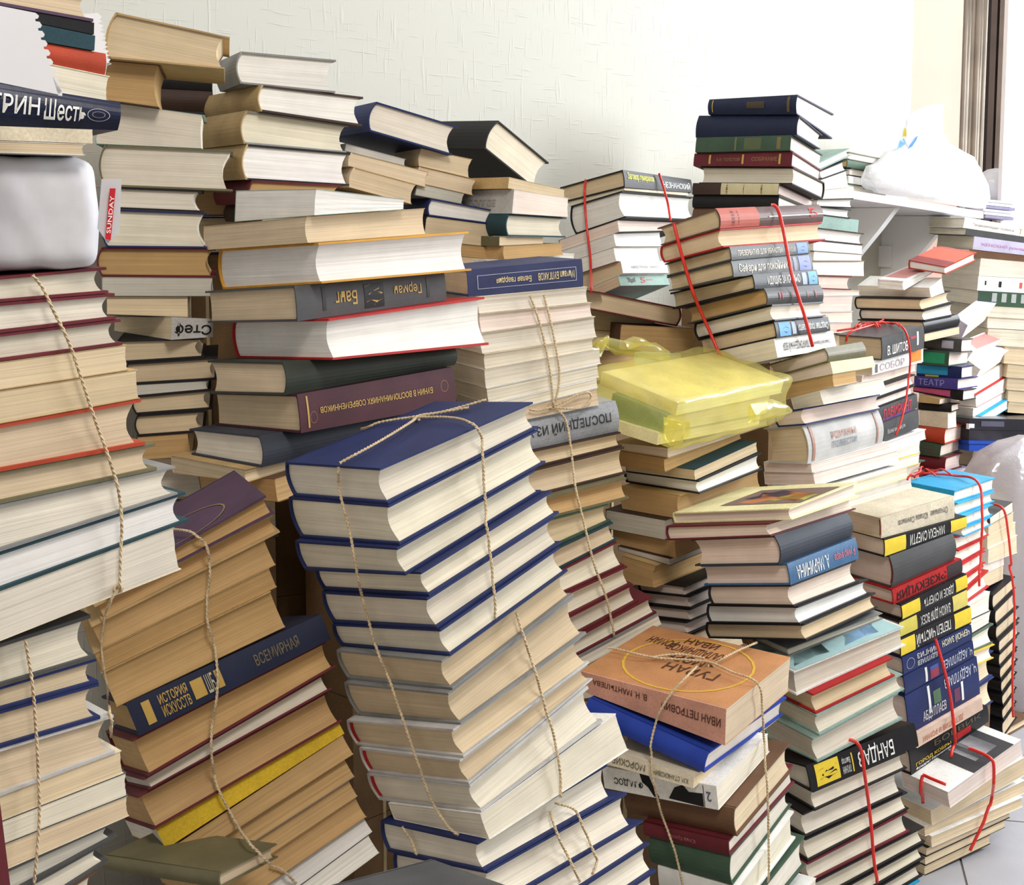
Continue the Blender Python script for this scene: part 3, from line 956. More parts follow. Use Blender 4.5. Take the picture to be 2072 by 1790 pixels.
- 2000,1110 2059,1082 26 u0 p white t
- 1990,1140 2034,1124 18 u0 p white k b=.1
- 1988,1163 2036,1140 20 u0 p purple t b=.1
- 2007,1206 2054,1166 30 u0 g black t
- 2012,1238 2054,1196 30 u0 g black t
- 2014,1270 2062,1226 30 u0 g black t
- 2020,1298 2062,1258 26 u0 g black t
- 2020,1326 2058,1288 26 u0 g black t
- 2022,1354 2058,1314 26 u0 g black t
- 2024,1382 2056,1342 26 u0 g black t
- 2026,1410 2054,1370 26 u0 g black t
- 2026,1438 2054,1398 26 u0 g black t
- 2026,1466 2054,1426 26 u0 g black t
@V 2.55 57 .2 .13 |the dark leather pile by the wall
1433,200 1612,190 1687,230 37 u0 h ink k d=v1
1412,232 1616,232 1664,273 42 u0 h ink k
1409,278 1601,273 1665,312 31 u0 h green k d=v3 #dark green spine with gilt bands
1405,310 1604,306 1663,345 30 u0 h maroon k d=v4 #maroon spine with gilt bars
1418,337 1606,338 1670,370 31 u1 h black c
1402,370 1576,371 1648,405 22 u0 h dbrown k d=v6 #half cream, half dark spine
1402,394 1576,395 1650,426 24 u0 h black c
1402,420 1576,420 1650,450 30 u0 h brown c
@W 2.85 30 .12 .1 |the pale heap behind the leather pile
- 1655,330 1718,300 10 v1 h mint w
- 1660,345 1710,324 16 v1 h black w
- 1655,366 1712,346 24 v1 p white w
- 1655,385 1728,378 18 v1 p cream w
- 1655,403 1727,401 14 v1 h black w
- 1655,418 1722,424 13 v1 h black w
- 1650,434 1738,445 25 v0 p mint w
- 1648,460 1748,472 24 v1 h dbrown w
- 1648,486 1746,496 20 v1 p black w
- 1648,508 1745,515 18 v1 p olive w
- 1640,528 1750,528 26 v1 p ochre w
- 1640,556 1776,560 26 u0 h maroon k b=.12
- 1640,584 1740,588 14 v1 p cream k
- 1640,600 1726,598 30 v1 p lilac k
- 1640,632 1726,630 18 v1 p white k
- 1640,652 1724,652 22 v1 p white k
@X 2.6 45 .14 .16 |the shaggy red-string pile
1692,676 1785,683 1870,660 36 v0 g dgrey t d=sh #grey spine with white lettering
- 1765,731 1868,702 26 v0 p white t d=x2 #white spine with orange end
- 1745,760 1853,732 23 v1 p cream k
- 1770,784 1852,757 24 v1 h black k
- 1772,808 1850,780 18 v1 h black k
- 1778,826 1856,797 27 v0 g dgrey k d=x6 #dark spine with red lettering
- 1788,856 1859,828 26 v0 g dgrey k d=x7
- 1792,896 1874,868 18 v1 p white k
- 1795,915 1862,893 16 v1 p white k
- 1800,934 1862,916 22 v1 p yellow k
@Y 3.0 42 .2 .15 |the heap below the wall shelf
1838,526 1914,540 1976,510 12 v1 g rust w d=yred #coral red cover
1775,564 1828,568 1932,523 13 v1 g white w d=ytop #white cover with pink panel
1735,577 1881,582 1906,562 20 v1 p white c
1728,601 1866,604 1923,588 20 v1 h black t
1738,625 1871,628 1930,612 18 v1 h black c
1735,646 1870,650 1942,636 20 v0 g black t
1740,672 1872,675 1942,660 16 v1 p dgrey t
@Z 3.05 50 .2 .13 |the pile of bright spines
1868,680 1946,686 1969,684 23 u0 g dgrey k d=zz1 #grey spine with pale patches
1868,706 1921,711 1963,710 28 u0 g green k d=zz2 #emerald green spine
1855,735 1946,742 1971,738 22 u0 g navy k d=zz3 #bright blue spine
1850,760 1938,766 1979,761 20 u0 g violet k d=zz4
1848,780 1949,789 1976,785 18 u0 g black k d=zz5 #black spine with magenta stripe
1860,799 1902,807 1946,800 10 u0 p tan k
1858,814 1925,818 1942,815 14 u0 h black k
1860,830 1918,835 1936,828 24 u0 p cream k
1855,860 1912,867 1953,858 22 u0 h rust k
1850,890 1904,901 1946,886 22 u0 h green k d=zz10
1858,918 1913,926 1948,915 28 u0 h maroon k
1880,948 1920,956 1962,944 20 u0 p lilac k
@AA 3.2 45 .15 .12 |the white heap at the far side
1932,640 1958,658 2018,612 18 u0 p lilac c
1945,690 1970,712 2053,678 13 v1 p white w d=ytop
1950,722 1985,748 2059,696 13 v1 p white w
- 1965,772 2041,728 26 v1 p cream w
- 1975,800 2041,760 20 v1 p red w
- 1970,826 2044,786 18 v1 p white w
- 1985,842 2044,806 18 v1 p cyan w
@AB 3.3 8 .2 .2 |the tall pile by the white corner
- 1953,439 2120,468 20 v0 g white c d=ab1
- 1955,462 2120,486 14 v0 p dgrey c
- 1972,478 2120,498 26 v0 p lilac c d=ab3
- 1962,504 2120,522 16 v0 p brown c
- 1985,522 2120,534 28 v1 p cream c
- 1980,558 2120,566 26 v0 p white c d=ab6
- 1980,588 2120,596 28 v0 p green c d=ab7
- 2000,619 2120,626 20 v1 p cream c
- 2000,641 2120,648 20 v1 p cream c
- 2000,664 2120,670 34 v1 p dbrown c
- 2035,702 2120,708 32 v1 p cream t
- 2040,736 2120,744 26 v1 p dgrey t
- 2040,764 2120,770 22 v1 p cream t
- 2042,788 2120,794 22 v1 p cream t
- 2042,812 2120,818 22 v1 p cream t
'''
GROUP = {}
PILES = {}


def place(row, Z, th0, da, db):
    """solve one row of the table into a Slot"""
    S = Slot()
    Lp, Cp, Rp, hpx, o = row['L'], row['C'], row['R'], row['h'], row['o']
    Z = float(o.get('z', Z))
    th = math.radians(float(o.get('q', th0)))
    if Cp[0] == 0:      # pile cut by the frame: carry its edge on past it
        k = (Rp[1] - Cp[1]) / (Rp[0] - Cp[0])
        Cp = (-90, Cp[1] - 90 * k)
    C = at(Cp[0], Cp[1], Z)
    dR = Vector((math.cos(th), math.sin(th), 0))
    dL = Vector((-math.sin(th), math.cos(th), 0))
    R = on_plane(Rp[0], Rp[1], C, dR)
    r = R - C
    b = r.length
    S.r = r.normalized()
    if Lp:
        l = on_plane(Lp[0], Lp[1], C, dL) - C
        a = l.length
        S.l = l.normalized()
    else:
        S.l = dL.copy()
        a = da
    if 'a' in o:
        a = float(o['a'])
    if 'b' in o:
        b = float(o['b'])
    S.C, S.a, S.b = C, a, b
    n = S.r.cross(S.l).normalized()
    T = hpx * Z / F
    for _ in range(4):
        y = proj(C - n * T)[1]
        T *= hpx / max(1, y - proj(C)[1])
    S.n, S.T0 = n, T
    S.T = (T, T, T)
    S.round = True
    return S


def parse():
    piles, cur = [], None
    for ln in TABLE.strip().splitlines():
        if ln.startswith('@'):
            hd, ph = ln[1:].split('|')
            k, Z, th, a, b = hd.split()
            cur = dict(key=k, Z=float(Z), th=float(th), a=float(a), b=float(b), ph=ph.strip(), rows=[])
            piles.append(cur)
            continue
        body, _, note = ln.partition('#')
        p = body.split()
        pt = lambda s: None if s == '-' else tuple(float(x) for x in s.split(','))
        if p[0] == '-':
            L, p = None, p[1:]
        else:
            L, p = (pt(p[0]), p[1:]) if len(p[2].split(',')) == 2 else (None, p)
        o = {}
        for q in p[7 - 0:]:
            kk, _, vv = q.partition('=')
            o[kk] = vv or '1'
        cur['rows'].append(dict(L=L, C=pt(p[0]), R=pt(p[1]), h=float(p[2]), sp=p[3], ty=p[4], cov=p[5], pg=p[6], o=o, note=note.strip()))
    return piles


def word_count(s):
    return len([x for x in s.replace('-', '').split() if x.strip(',')])


NOFILL = {'AT', 'A', 'A2', 'B', 'E', 'Y', 'G', 'B2', 'P', 'P2', 'Q', 'R'}
SHIFT = {'N': (-0.055, 0.12, 0.10, 0.09), 'D': (0.06, 0.16, 0.10, 0.12), 'DU': (0, 0.02, 0.15, 0.13), 'J': (0.0, 0.03, 0.09, 0.07), 'K': (-0.03, 0.03, 0.1, 0.08), 'I': (0.02, 0.03, 0.1, 0.1)}     # x, y, a, b of the hidden lower part
FILLC = ['brown', 'dgrey', 'maroon', 'navy', 'tan', 'olive', 'green', 'black']
USED = set()
SPINES = {'d': 0}
for pile in parse():
    slots = [place(r_, pile['Z'], pile['th'], pile['a'], pile['b']) for r_ in pile['rows']]
    rows = pile['rows']
    # each book rests on the one below it
    for i, S in enumerate(slots):
        if i + 1 < len(slots) and 'g' not in rows[i]['o']:
            B = slots[i + 1]
            t = []
            for X in (S.C, S.C + S.r * S.b, S.C + S.l * S.a):
                d = (X - B.C).dot(B.n) / S.n.dot(B.n)
                t.append(min(max(d, 0.3 * S.T0), 1.5 * S.T0) - 0.0004)
            S.T = tuple(max(x, 0.003) for x in t)
    grp = 'books in ' + pile['ph']
    for i, (S, r_) in enumerate(zip(slots, rows)):
        S.round = r_['ty'] in 'hgo' and 'd' not in r_['o'] or r_['o'].get('d') in ('rin', 'udege', 'n1', 'n6', 'n15', 'v1')
        ds = r_['note'] or '%s %s with %s pages' % (PAL[r_['cov']][1], TYPE[r_['ty']], TONE[r_['pg']][1])
        if not any(x in ds for x in ('book', 'back', 'spine', 'cover', 'pages')):
            ds += ' hardback'
        place_ = ('top book of ' if i == 0 else ORD[i] + ' from top of ') + pile['ph']
        if len(rows) == 1:
            place_ = 'on ' + pile['ph'] if pile['key'] == 'B2' else 'at ' + pile['ph']
        lab = '%s, %s' % (ds, place_)
        if word_count(lab) > 16:
            lab = '%s, %s' % (ds.replace(' with ', ', ').replace(' upside down', ''), place_)
        S.headband = 'hb' in r_['o']
        deco = DECO.get(r_['o'].get('d'))
        o = build_book(S, r_['sp'], r_['ty'], r_['cov'], r_['pg'], lab, grp, deco)
        if 'sc' in r_['o']:
            for ch in o.children:
                if ch.name.startswith('spine'):
                    ch.color = lin(tuple(int(q) for q in r_['o']['sc'].split(',')))
        if 'wrap' in r_['o']:
            for ch in o.children:
                if ch.name.startswith('spine'):
                    ch.color = lin((186, 160, 116))
        DIM.append((pile['key'], i, round(S.a * 100, 1), round(S.b * 100, 1), [round(x * 100, 1) for x in S.T], round(S.C.z, 2)))
    PILES[pile['key']] = slots
    # the part of the pile hidden behind other piles, down to the floor
    if pile['key'] not in NOFILL:
        S = slots[-1]
        zs = [(S.C + S.r * u + S.l * v - S.n * max(S.T)).z for u, v in ((0, 0), (S.b, 0), (0, S.a), (S.b, S.a))]
        z = min(zs) - 0.001
        th = math.radians(pile['th'])
        p = S.C - S.n * S.T0
        k = 0
        nb = 2 if z > 0.14 else 1
        step = 0.055 if z > 0.14 else z
        rest = z - nb * step if z > 0.14 else 0
        for k in range(nb):
            Q = Slot()
            jt = random.uniform(-0.05, 0.05)
            Q.r = Vector((math.cos(th + jt), math.sin(th + jt), 0))
            Q.l = Vector((-math.sin(th + jt), math.cos(th + jt), 0))
            sx, sy, Q.a, Q.b = SHIFT.get(pile['key'], (0, 0.02, pile['a'], pile['b']))
            Q.C = Vector((p.x + sx, p.y + sy, z - k * step)) + (Q.r + Q.l) * 0.006
            Q.n = Vector((0, 0, 1))
            Q.T0 = step - 0.0006
            Q.T = (Q.T0,) * 3
            Q.round = True
            dk = pile['key'] == 'D'
            build_book(Q, 'u0' if dk else 'v1', 'h', random.choice(['black', 'dbrown'] if dk else FILLC), 'b' if dk else random.choice('tcb'),
                       'thick hardback, %s at the foot of %s' % (['upper', 'lower'][k], pile['ph']), 'books at the foot of ' + pile['ph'])
        npar = round(rest / 0.2 + 0.4) if rest > 0.02 else 0
        for k in range(npar):
            hp = rest / npar
            z1 = rest - k * hp
            base = Vector((Q.C.x, Q.C.y, z1 - hp)) + (Q.r * Q.b + Q.l * Q.a) * 0.5
            pr = empty('paper_parcel', base)
            tag(pr, 'kraft paper parcel of books, %s below %s' % (['first', 'second', 'third', 'fourth', 'fifth', 'sixth'][k], pile['ph']), 'parcel', 'paper parcels under the piles')
            e = 0.004
            vv, ff = box(e, Q.b - e, e, Q.a - e, 0.0005, hp - 0.0005)
            mesh_obj('wrapping', [Q.r * x + Q.l * y + Vector((Q.C.x, Q.C.y, z1 - hp + zz)) - base for x, y, zz in vv], ff, M_PAPER, pr, lin((118, 92, 62)))
            vv, ff = box(Q.b * 0.45, Q.b * 0.49, e - 0.002, Q.a - e + 0.002, 0.0003, hp - 0.0003)
            mesh_obj('string', [Q.r * x + Q.l * y + Vector((Q.C.x, Q.C.y, z1 - hp + zz)) - base for x, y, zz in vv], ff, M_PAPER, pr, lin((190, 170, 130)))

Q = Slot()
Q.r = Vector((-0.40, 0.9165, 0)).normalized()
Q.l = Vector((0.07, 0.02, -1)).normalized() * -1
Q.n = Q.r.cross(Q.l).normalized()
Q.a, Q.b = 0.2, 0.12
Q.C = at(22, 1800, 0.74) - Q.l * 0.12
Q.T0 = 0.035
Q.T = (Q.T0,) * 3
Q.round = True
build_book(Q, 'u0', 'h', 'maroon', 't', 'dark maroon spine standing upright before the low corner pile', None)

BVH = BVHTree.FromPolygons([tuple(v) for v in BV], BP)


def hit(px, py):
    d = ray(px, py).normalized()
    loc, nn, ii, dist = BVH.ray_cast(EYE, d)
    return (loc, nn, dist) if loc else (None, None, None)


# ------------------------------------------------------------------ twine and string
def mat_twine():
    m, nt, b = nodes('jute_twine')
    tc = N(nt, 'ShaderNodeTexCoord')
    n = noise(nt, tc.outputs['Object'], 400, 3)
    r = N(nt, 'ShaderNodeRGB')
    r.outputs[0].default_value = lin((212, 190, 154))
    nt.links.new(shade(nt, n.outputs['Fac'], 0.65, 1.15, r.outputs[0]), b.inputs['Base Color'])
    b.inputs['Roughness'].default_value = 0.9
    return m


M_TWINE = mat_twine()
M_RED = mat_plain('red_plastic_string', (226, 52, 44), 0.35, 0.12, 200, 0.5)


def smooth_path(pts, n=10):
    out = []
    for i in range(len(pts) - 1):
        p0, p1, p2, p3 = pts[max(i - 1, 0)], pts[i], pts[i + 1], pts[min(i + 2, len(pts) - 1)]
        for k in range(n):
            t = k / n
            out.append(tuple(0.5 * ((2 * p1[j]) + (-p0[j] + p2[j]) * t + (2 * p0[j] - 5 * p1[j] + 4 * p2[j] - p3[j]) * t * t
                                    + (-p0[j] + 3 * p1[j] - 3 * p2[j] + p3[j]) * t ** 3) for j in (0, 1)))
    out.append(pts[-1])
    return out


def lay(px, lift):
    """3D points of a cord drawn tight over the books along a path of picture points"""
    path = smooth_path(px, 26)
    hits = [hit(x, y) for x, y in path]
    dist = [q[2] for q in hits]
    if not any(dist):
        return None
    nrm = []
    for (x, y), q in zip(path, hits):
        if q[1] is None:
            nrm.append(Vector((0, 0, 0)))
        else:
            nrm.append(q[1] if q[1].dot(ray(x, y)) < 0 else -q[1])
    for i in range(len(dist)):
        if dist[i] is None:
            near = [(abs(i - j), dist[j]) for j in range(len(dist)) if dist[j]]
            dist[i] = min(near)[1]
    n_ = len(dist)
    d2 = [min(dist[max(0, i - 9):i + 10]) for i in range(n_)]
    d3 = [min(sum(d2[max(0, i - 5):i + 6]) / len(d2[max(0, i - 5):i + 6]), dist[i]) for i in range(n_)]
    out = []
    for i, ((x, y), d) in enumerate(zip(path, d3)):
        v = Vector((0, 0, 0))
        for q in nrm[max(0, i - 6):i + 7]:
            v += q
        v = v.normalized() if v.length > 1e-6 else v
        out.append(EYE + ray(x, y).normalized() * (d - lift * 0.6) + v * lift * 0.9)
    return out


def tube(pts, rad, ply=2, sides=6, twist=900.0, flat=1.0):
    """a twisted cord along pts: ply strands round each other"""
    vs, fs = [], []
    s = [0.0]
    for i in range(1, len(pts)):
        s.append(s[-1] + (pts[i] - pts[i - 1]).length)
    # resample
    n = max(3, int(s[-1] / (rad * 1.6)))
    n = min(n, 420)
    P = []
    j = 0
    for k in range(n + 1):
        t = s[-1] * k / n
        while j < len(s) - 2 and s[j + 1] < t:
            j += 1
        f = (t - s[j]) / max(1e-9, s[j + 1] - s[j])
        P.append(pts[j].lerp(pts[j + 1], min(1, max(0, f))))
    for q in range(ply):
        b0 = len(vs)
        for k, p in enumerate(P):
            d = (P[min(k + 1, n)] - P[max(k - 1, 0)]).normalized()
            e = d.cross((p - EYE).normalized()).normalized()
            g = e.cross(d)
            ph = k / n * s[-1] * twist + q * 6.2832 / ply
            off = (e * math.cos(ph) + g * math.sin(ph)) * (rad * 0.5 if ply > 1 else 0)
            rr = rad * (0.62 if ply > 1 else 1)
            for m_ in range(sides):
                an = 6.2832 * m_ / sides
                vs.append(p + off + e * math.cos(an) * rr + g * math.sin(an) * rr * flat)
        for k in range(n):
            for m_ in range(sides):
                a_, b_ = b0 + k * sides + m_, b0 + k * sides + (m_ + 1) % sides
                fs.append((a_, b_, b_ + sides, a_ + sides))
        fs.append(tuple(b0 + m_ for m_ in range(sides)))
        fs.append(tuple(b0 + n * sides + m_ for m_ in range(sides)))
    return vs, fs


def cord(name, label, cat, mat, rad, ply, paths, flat=1.0, knot=None, partname='strand'):
    root = None
    for px in paths:
        pts = lay(px, rad * 1.8 + 0.0006)
        if not pts:
            continue
        vs, fs = tube(pts, rad, ply, flat=flat, twist=700 if ply > 1 else 0)
        if root is None:
            root = empty(name, pts[0])
            tag(root, label, cat)
        base = root.location
        mesh_obj(partname, [v - base for v in vs], fs, mat, root, smooth=True)
    if knot and root is not None:
        loc, nn, d = hit(*knot[:2])
        if loc:
            loc = loc - ray(*knot[:2]).normalized() * rad * 1.5
            pts = [loc + Vector((math.cos(t * 1.9) * rad * 2.2, math.sin(t * 1.3) * rad * 1.6, math.sin(t * 1.9) * rad * 1.8)) for t in [i * 0.35 for i in range(28)]]
            vs, fs = tube(pts, rad * 0.9, 1)
            mesh_obj('knot', [v - root.location for v in vs], fs, mat, root, smooth=True)
            rnd = random.Random(int(knot[0]))
            for k in range(knot[2] if len(knot) > 2 else 0):
                ex = (knot[0] + rnd.uniform(-60, 60), knot[1] + rnd.uniform(-14, 14))
                mid = ((knot[0] + ex[0]) / 2 + rnd.uniform(-10, 10), min(knot[1], ex[1]) - rnd.uniform(2, 10))
                pp = lay([knot[:2], mid, ex], rad * 3)
                if pp:
                    vs, fs = tube(pp, rad * 0.7, 1)
                    mesh_obj('loose_end', [v - root.location for v in vs], fs, mat, root, smooth=True)
    return root


TW = 0.0016
cord('jute_twine', 'jute twine running down the pile under the newspaper', 'twine', M_TWINE, TW * 0.75, 2,
     [[(62, 556), (82, 580), (102, 622), (135, 690), (163, 770), (186, 840), (215, 920), (236, 990), (243, 1060), (240, 1130), (239, 1188)],
      [(239, 1188), (222, 1212), (208, 1270), (207, 1330), (220, 1400), (228, 1440), (230, 1490)]], knot=(240, 1190))
cord('jute_twine', 'jute twine down the low corner pile', 'twine', M_TWINE, TW * 0.75, 2,
     [[(48, 1292), (62, 1380), (70, 1480), (75, 1580), (76, 1660), (66, 1786)]])
cord('jute_twine', 'jute twine round the sloping pile with the navy spine', 'twine', M_TWINE, TW, 2,
     [[(352, 1076), (392, 1082), (416, 1102), (424, 1150), (418, 1215), (420, 1262), (434, 1308), (440, 1380), (430, 1460), (428, 1530), (440, 1590), (470, 1650), (508, 1715), (545, 1748)],
      [(545, 1748), (575, 1762), (600, 1788)]])
cord('jute_twine', 'jute twine tied in a knot over the blue pile', 'twine', M_TWINE, TW, 2,
     [[(690, 942), (770, 898), (835, 858), (850, 846), (900, 838), (985, 814)], [(728, 868), (790, 856), (845, 848), (905, 838), (950, 830)],
      [(845, 850), (905, 850), (945, 858), (970, 880), (974, 950), (980, 1040), (986, 1100), (995, 1180), (1001, 1256)],
      [(690, 942), (692, 990), (714, 1080), (732, 1180), (750, 1250), (766, 1310), (788, 1362), (812, 1430), (850, 1540), (882, 1625), (930, 1694)],
      [(1040, 1236), (1060, 1300), (1080, 1360), (1100, 1430), (1120, 1500), (1130, 1570), (1130, 1612)]], knot=(842, 850))
cord('jute_twine', 'jute twine with a frayed end over the lower blue pile', 'twine', M_TWINE, TW, 2,
     [[(1108, 1640), (1125, 1690), (1150, 1742), (1172, 1788)], [(1118, 1620), (1158, 1638), (1176, 1672), (1195, 1718), (1205, 1742), (1196, 1772)],
      [(818, 1670), (838, 1700), (848, 1732)]])
cord('jute_twine', 'jute twine with a bow between navy and silver spines', 'twine', M_TWINE, TW * 1.15, 2,
     [[(1070, 596), (1090, 655), (1108, 735), (1118, 816)], [(1098, 596), (1118, 680), (1130, 760), (1122, 812)],
      [(1118, 822), (1158, 802), (1188, 793), (1192, 808), (1168, 826), (1122, 824)],
      [(1122, 826), (1142, 850), (1152, 900), (1162, 985), (1180, 1060), (1200, 1140), (1225, 1210), (1242, 1288)], [(1116, 822), (1085, 830), (1068, 826)]],
     knot=(1118, 822))
cord('jute_twine', 'jute twine crossing the orange cover', 'twine', M_TWINE, TW, 2,
     [[(1228, 1312), (1320, 1334), (1400, 1340), (1440, 1346), (1480, 1364), (1530, 1386), (1538, 1440), (1545, 1540), (1550, 1650), (1552, 1788)],
      [(1410, 1352), (1345, 1425), (1320, 1500), (1322, 1560), (1340, 1640), (1368, 1720), (1384, 1788)],
      [(1448, 1345), (1490, 1322), (1532, 1304)], [(1320, 1334), (1370, 1328), (1425, 1336)]], knot=(1438, 1346))
RS = 0.0021
cord('red_string', 'red string round the pile by the wall', 'string', M_RED, RS, 1,
     [[(1188, 362), (1186, 395), (1189, 450), (1197, 520), (1200, 592)], [(1330, 352), (1345, 400), (1353, 446)]], flat=0.5, partname='strand')
cord('red_string', 'red string round the pile of detective novels', 'string', M_RED, RS * 1.3, 1,
     [[(1367, 449), (1385, 520), (1410, 600), (1440, 670), (1463, 724)], [(1560, 416), (1574, 440), (1598, 560), (1620, 630), (1639, 702)]], flat=0.5)
cord('red_string', 'shaggy knotted red string over the grey lettered spine', 'string', M_RED, RS, 1,
     [[(1690, 669), (1740, 662), (1780, 658), (1812, 656), (1830, 674), (1838, 720), (1833, 790), (1820, 850), (1808, 880)], [(1714, 690), (1722, 675), (1770, 660)]],
     flat=0.6, knot=(1776, 660, 9))
cord('red_string', 'red string down the black-edged pile', 'string', M_RED, RS * 1.1, 1,
     [[(1714, 1497), (1736, 1512), (1746, 1570), (1758, 1660), (1765, 1740), (1773, 1788)]], flat=0.5)
cord('red_string', 'red string over the navy and black spines', 'string', M_RED, RS * 1.3, 1,
     [[(1888, 1292), (1905, 1350), (1920, 1420), (1928, 1500), (1925, 1536)], [(1960, 1518), (1998, 1534), (2006, 1550), (2003, 1610), (1986, 1660), (1958, 1718)],
      [(1868, 1572), (1890, 1582), (1915, 1592)], [(1868, 1574), (1867, 1600), (1868, 1630)]], flat=0.5)
cord('red_string', 'red string knotted on the sky-blue cover', 'string', M_RED, RS * 1.2, 1,
     [[(1838, 962), (1880, 962), (1930, 966), (1975, 978), (1983, 1040), (1981, 1120), (1977, 1186)]], flat=0.6, knot=(1872, 962, 6))
cord('red_string', 'red string down the striped pile', 'string', M_RED, RS * 1.2, 1,
     [[(2012, 1024), (2028, 1034), (2036, 1080), (2043, 1150), (2049, 1230), (2046, 1340), (2045, 1400), (2046, 1450)]], flat=0.6, knot=(2052, 1300, 8))


# ------------------------------------------------------------------ newspaper bundle
def mat_news():
    m, nt, b = nodes('newsprint')
    tc = N(nt, 'ShaderNodeTexCoord')
    n = noise(nt, tc.outputs['Object'], 30, 4)
    r = N(nt, 'ShaderNodeRGB')
    r.outputs[0].default_value = lin((216, 215, 220))
    nt.links.new(shade(nt, n.outputs['Fac'], 0.9, 1.05, r.outputs[0]), b.inputs['Base Color'])
    b.inputs['Roughness'].default_value = 0.75
    n2 = noise(nt, tc.outputs['Object'], 14, 3)
    bump(nt, b, n2.outputs['Fac'], 0.25, 0.008)
    return m


M_NEWS = mat_news()


def pillow(C, r, l, a, b, T, mat, name, parent, rnd, puff=0.006, wr=0.003, sub=14, exp=5.0):
    """a wrapped parcel: rounded box with wrinkled, slightly bulging sides; C is the near top corner"""
    n = r.cross(l).normalized()
    c = C + r * (b / 2) + l * (a / 2) - n * (T / 2)
    vs, idx, fs = [], {}, []

    def key(p):
        return tuple(round(x, 5) for x in p)
    K = sub
    for ax in range(3):
        for sg in (-1, 1):
            for i in range(K):
                for j in range(K):
                    q = []
                    for di, dj in ((0, 0), (1, 0), (1, 1), (0, 1)):
                        u, v = -1 + 2 * (i + di) / K, -1 + 2 * (j + dj) / K
                        p = [0, 0, 0]
                        p[ax] = sg
                        p[(ax + 1) % 3] = u
                        p[(ax + 2) % 3] = v
                        kk = key(p)
                        if kk not in idx:
                            x, y, z = p
                            m_ = (abs(x) ** exp + abs(y) ** exp + abs(z) ** exp) ** (1 / exp)
                            x, y, z = x / m_, y / m_, z / m_
                            dd = Vector((x, y, z)).normalized()
                            wv = math.sin(7 * x + 3 * y + rnd[0]) * math.sin(5 * y - 4 * z + rnd[1]) + 0.6 * math.sin(13 * x - 9 * y + 5 * z + rnd[2])
                            loc = c + r * (x * b / 2) + l * (y * a / 2) + n * (z * T / 2)
                            out = (r * dd.x + l * dd.y + n * dd.z)
                            loc = loc + out * (puff * (1 - max(abs(x), abs(y)) ** 2 * 0.5) + wr * wv)
                            idx[kk] = len(vs)
                            vs.append(loc)
                        q.append(idx[kk])
                    fs.append(tuple(q))
    base = parent.location if parent else Vector((0, 0, 0))
    o = mesh_obj(name, [v - base for v in vs], fs, mat, parent, smooth=True)
    fix_normals(o)
    return o, vs, fs


th = math.radians(30)
dR, dL = Vector((math.cos(th), math.sin(th), 0)), Vector((-math.sin(th), math.cos(th), 0))
C0 = at(-90, 312, 0.86)
R0 = on_plane(218, 316, C0, dR)
bot = at(-90, 566, 0.86)
news = empty('newspaper_bundle', C0 + dR * 0.06 + dL * 0.09 - Vector((0, 0, C0.z - bot.z)))
tag(news, 'folded white newspaper with a red SUNDAY strip, between two book piles', 'newspaper')
Tn = C0.z - bot.z
pillow(C0, (R0 - C0).normalized(), dL, 0.17, (R0 - C0).length - 0.004, Tn - 0.004, M_NEWS, 'folded_sheets', news, (1.0, 2.2, 0.4), 0.001, 0.0006, 18, 8)
# the loose corner with the printed strip
pa = on_plane(206, 362, C0 - dL * 0.004, dR)
pb = on_plane(246, 362, C0 - dL * 0.006, dR)
pc = on_plane(242, 470, C0 - dL * 0.006, dR)
pd = on_plane(218, 492, C0 - dL * 0.004, dR)
pe = on_plane(198, 462, C0 - dL * 0.002, dR)
thk = dL * 0.0012
ring = [pa, pb, pc, pd, pe]
vs = ring + [p + thk for p in ring]
fs = [tuple(range(5)), tuple(range(9, 4, -1))] + [(i, (i + 1) % 5, 5 + (i + 1) % 5, 5 + i) for i in range(5)]
o = mesh_obj('page_corner', [v - news.location for v in vs], fs, M_NEWS, news)
fix_normals(o)
sq = [on_plane(x, y, C0 - dL * 0.0068, dR) for x, y in ((222, 381), (234, 381), (224, 486), (213, 483))]
mesh_obj('red_strip', [v - news.location for v in sq], [(0, 1, 2, 3)], M_INK, o, lin((200, 36, 44)))
tv, tf = text_mesh('SUNDAY')
tw = [on_plane(215 + 8 * x_ + 8.5 * (1 - y_), 472 - 76 * x_, C0 - dL * 0.0074, dR) for x_, y_ in tv]
mesh_obj('lettering', [v - news.location for v in tw], tf, M_INK, o, lin((250, 236, 236)))

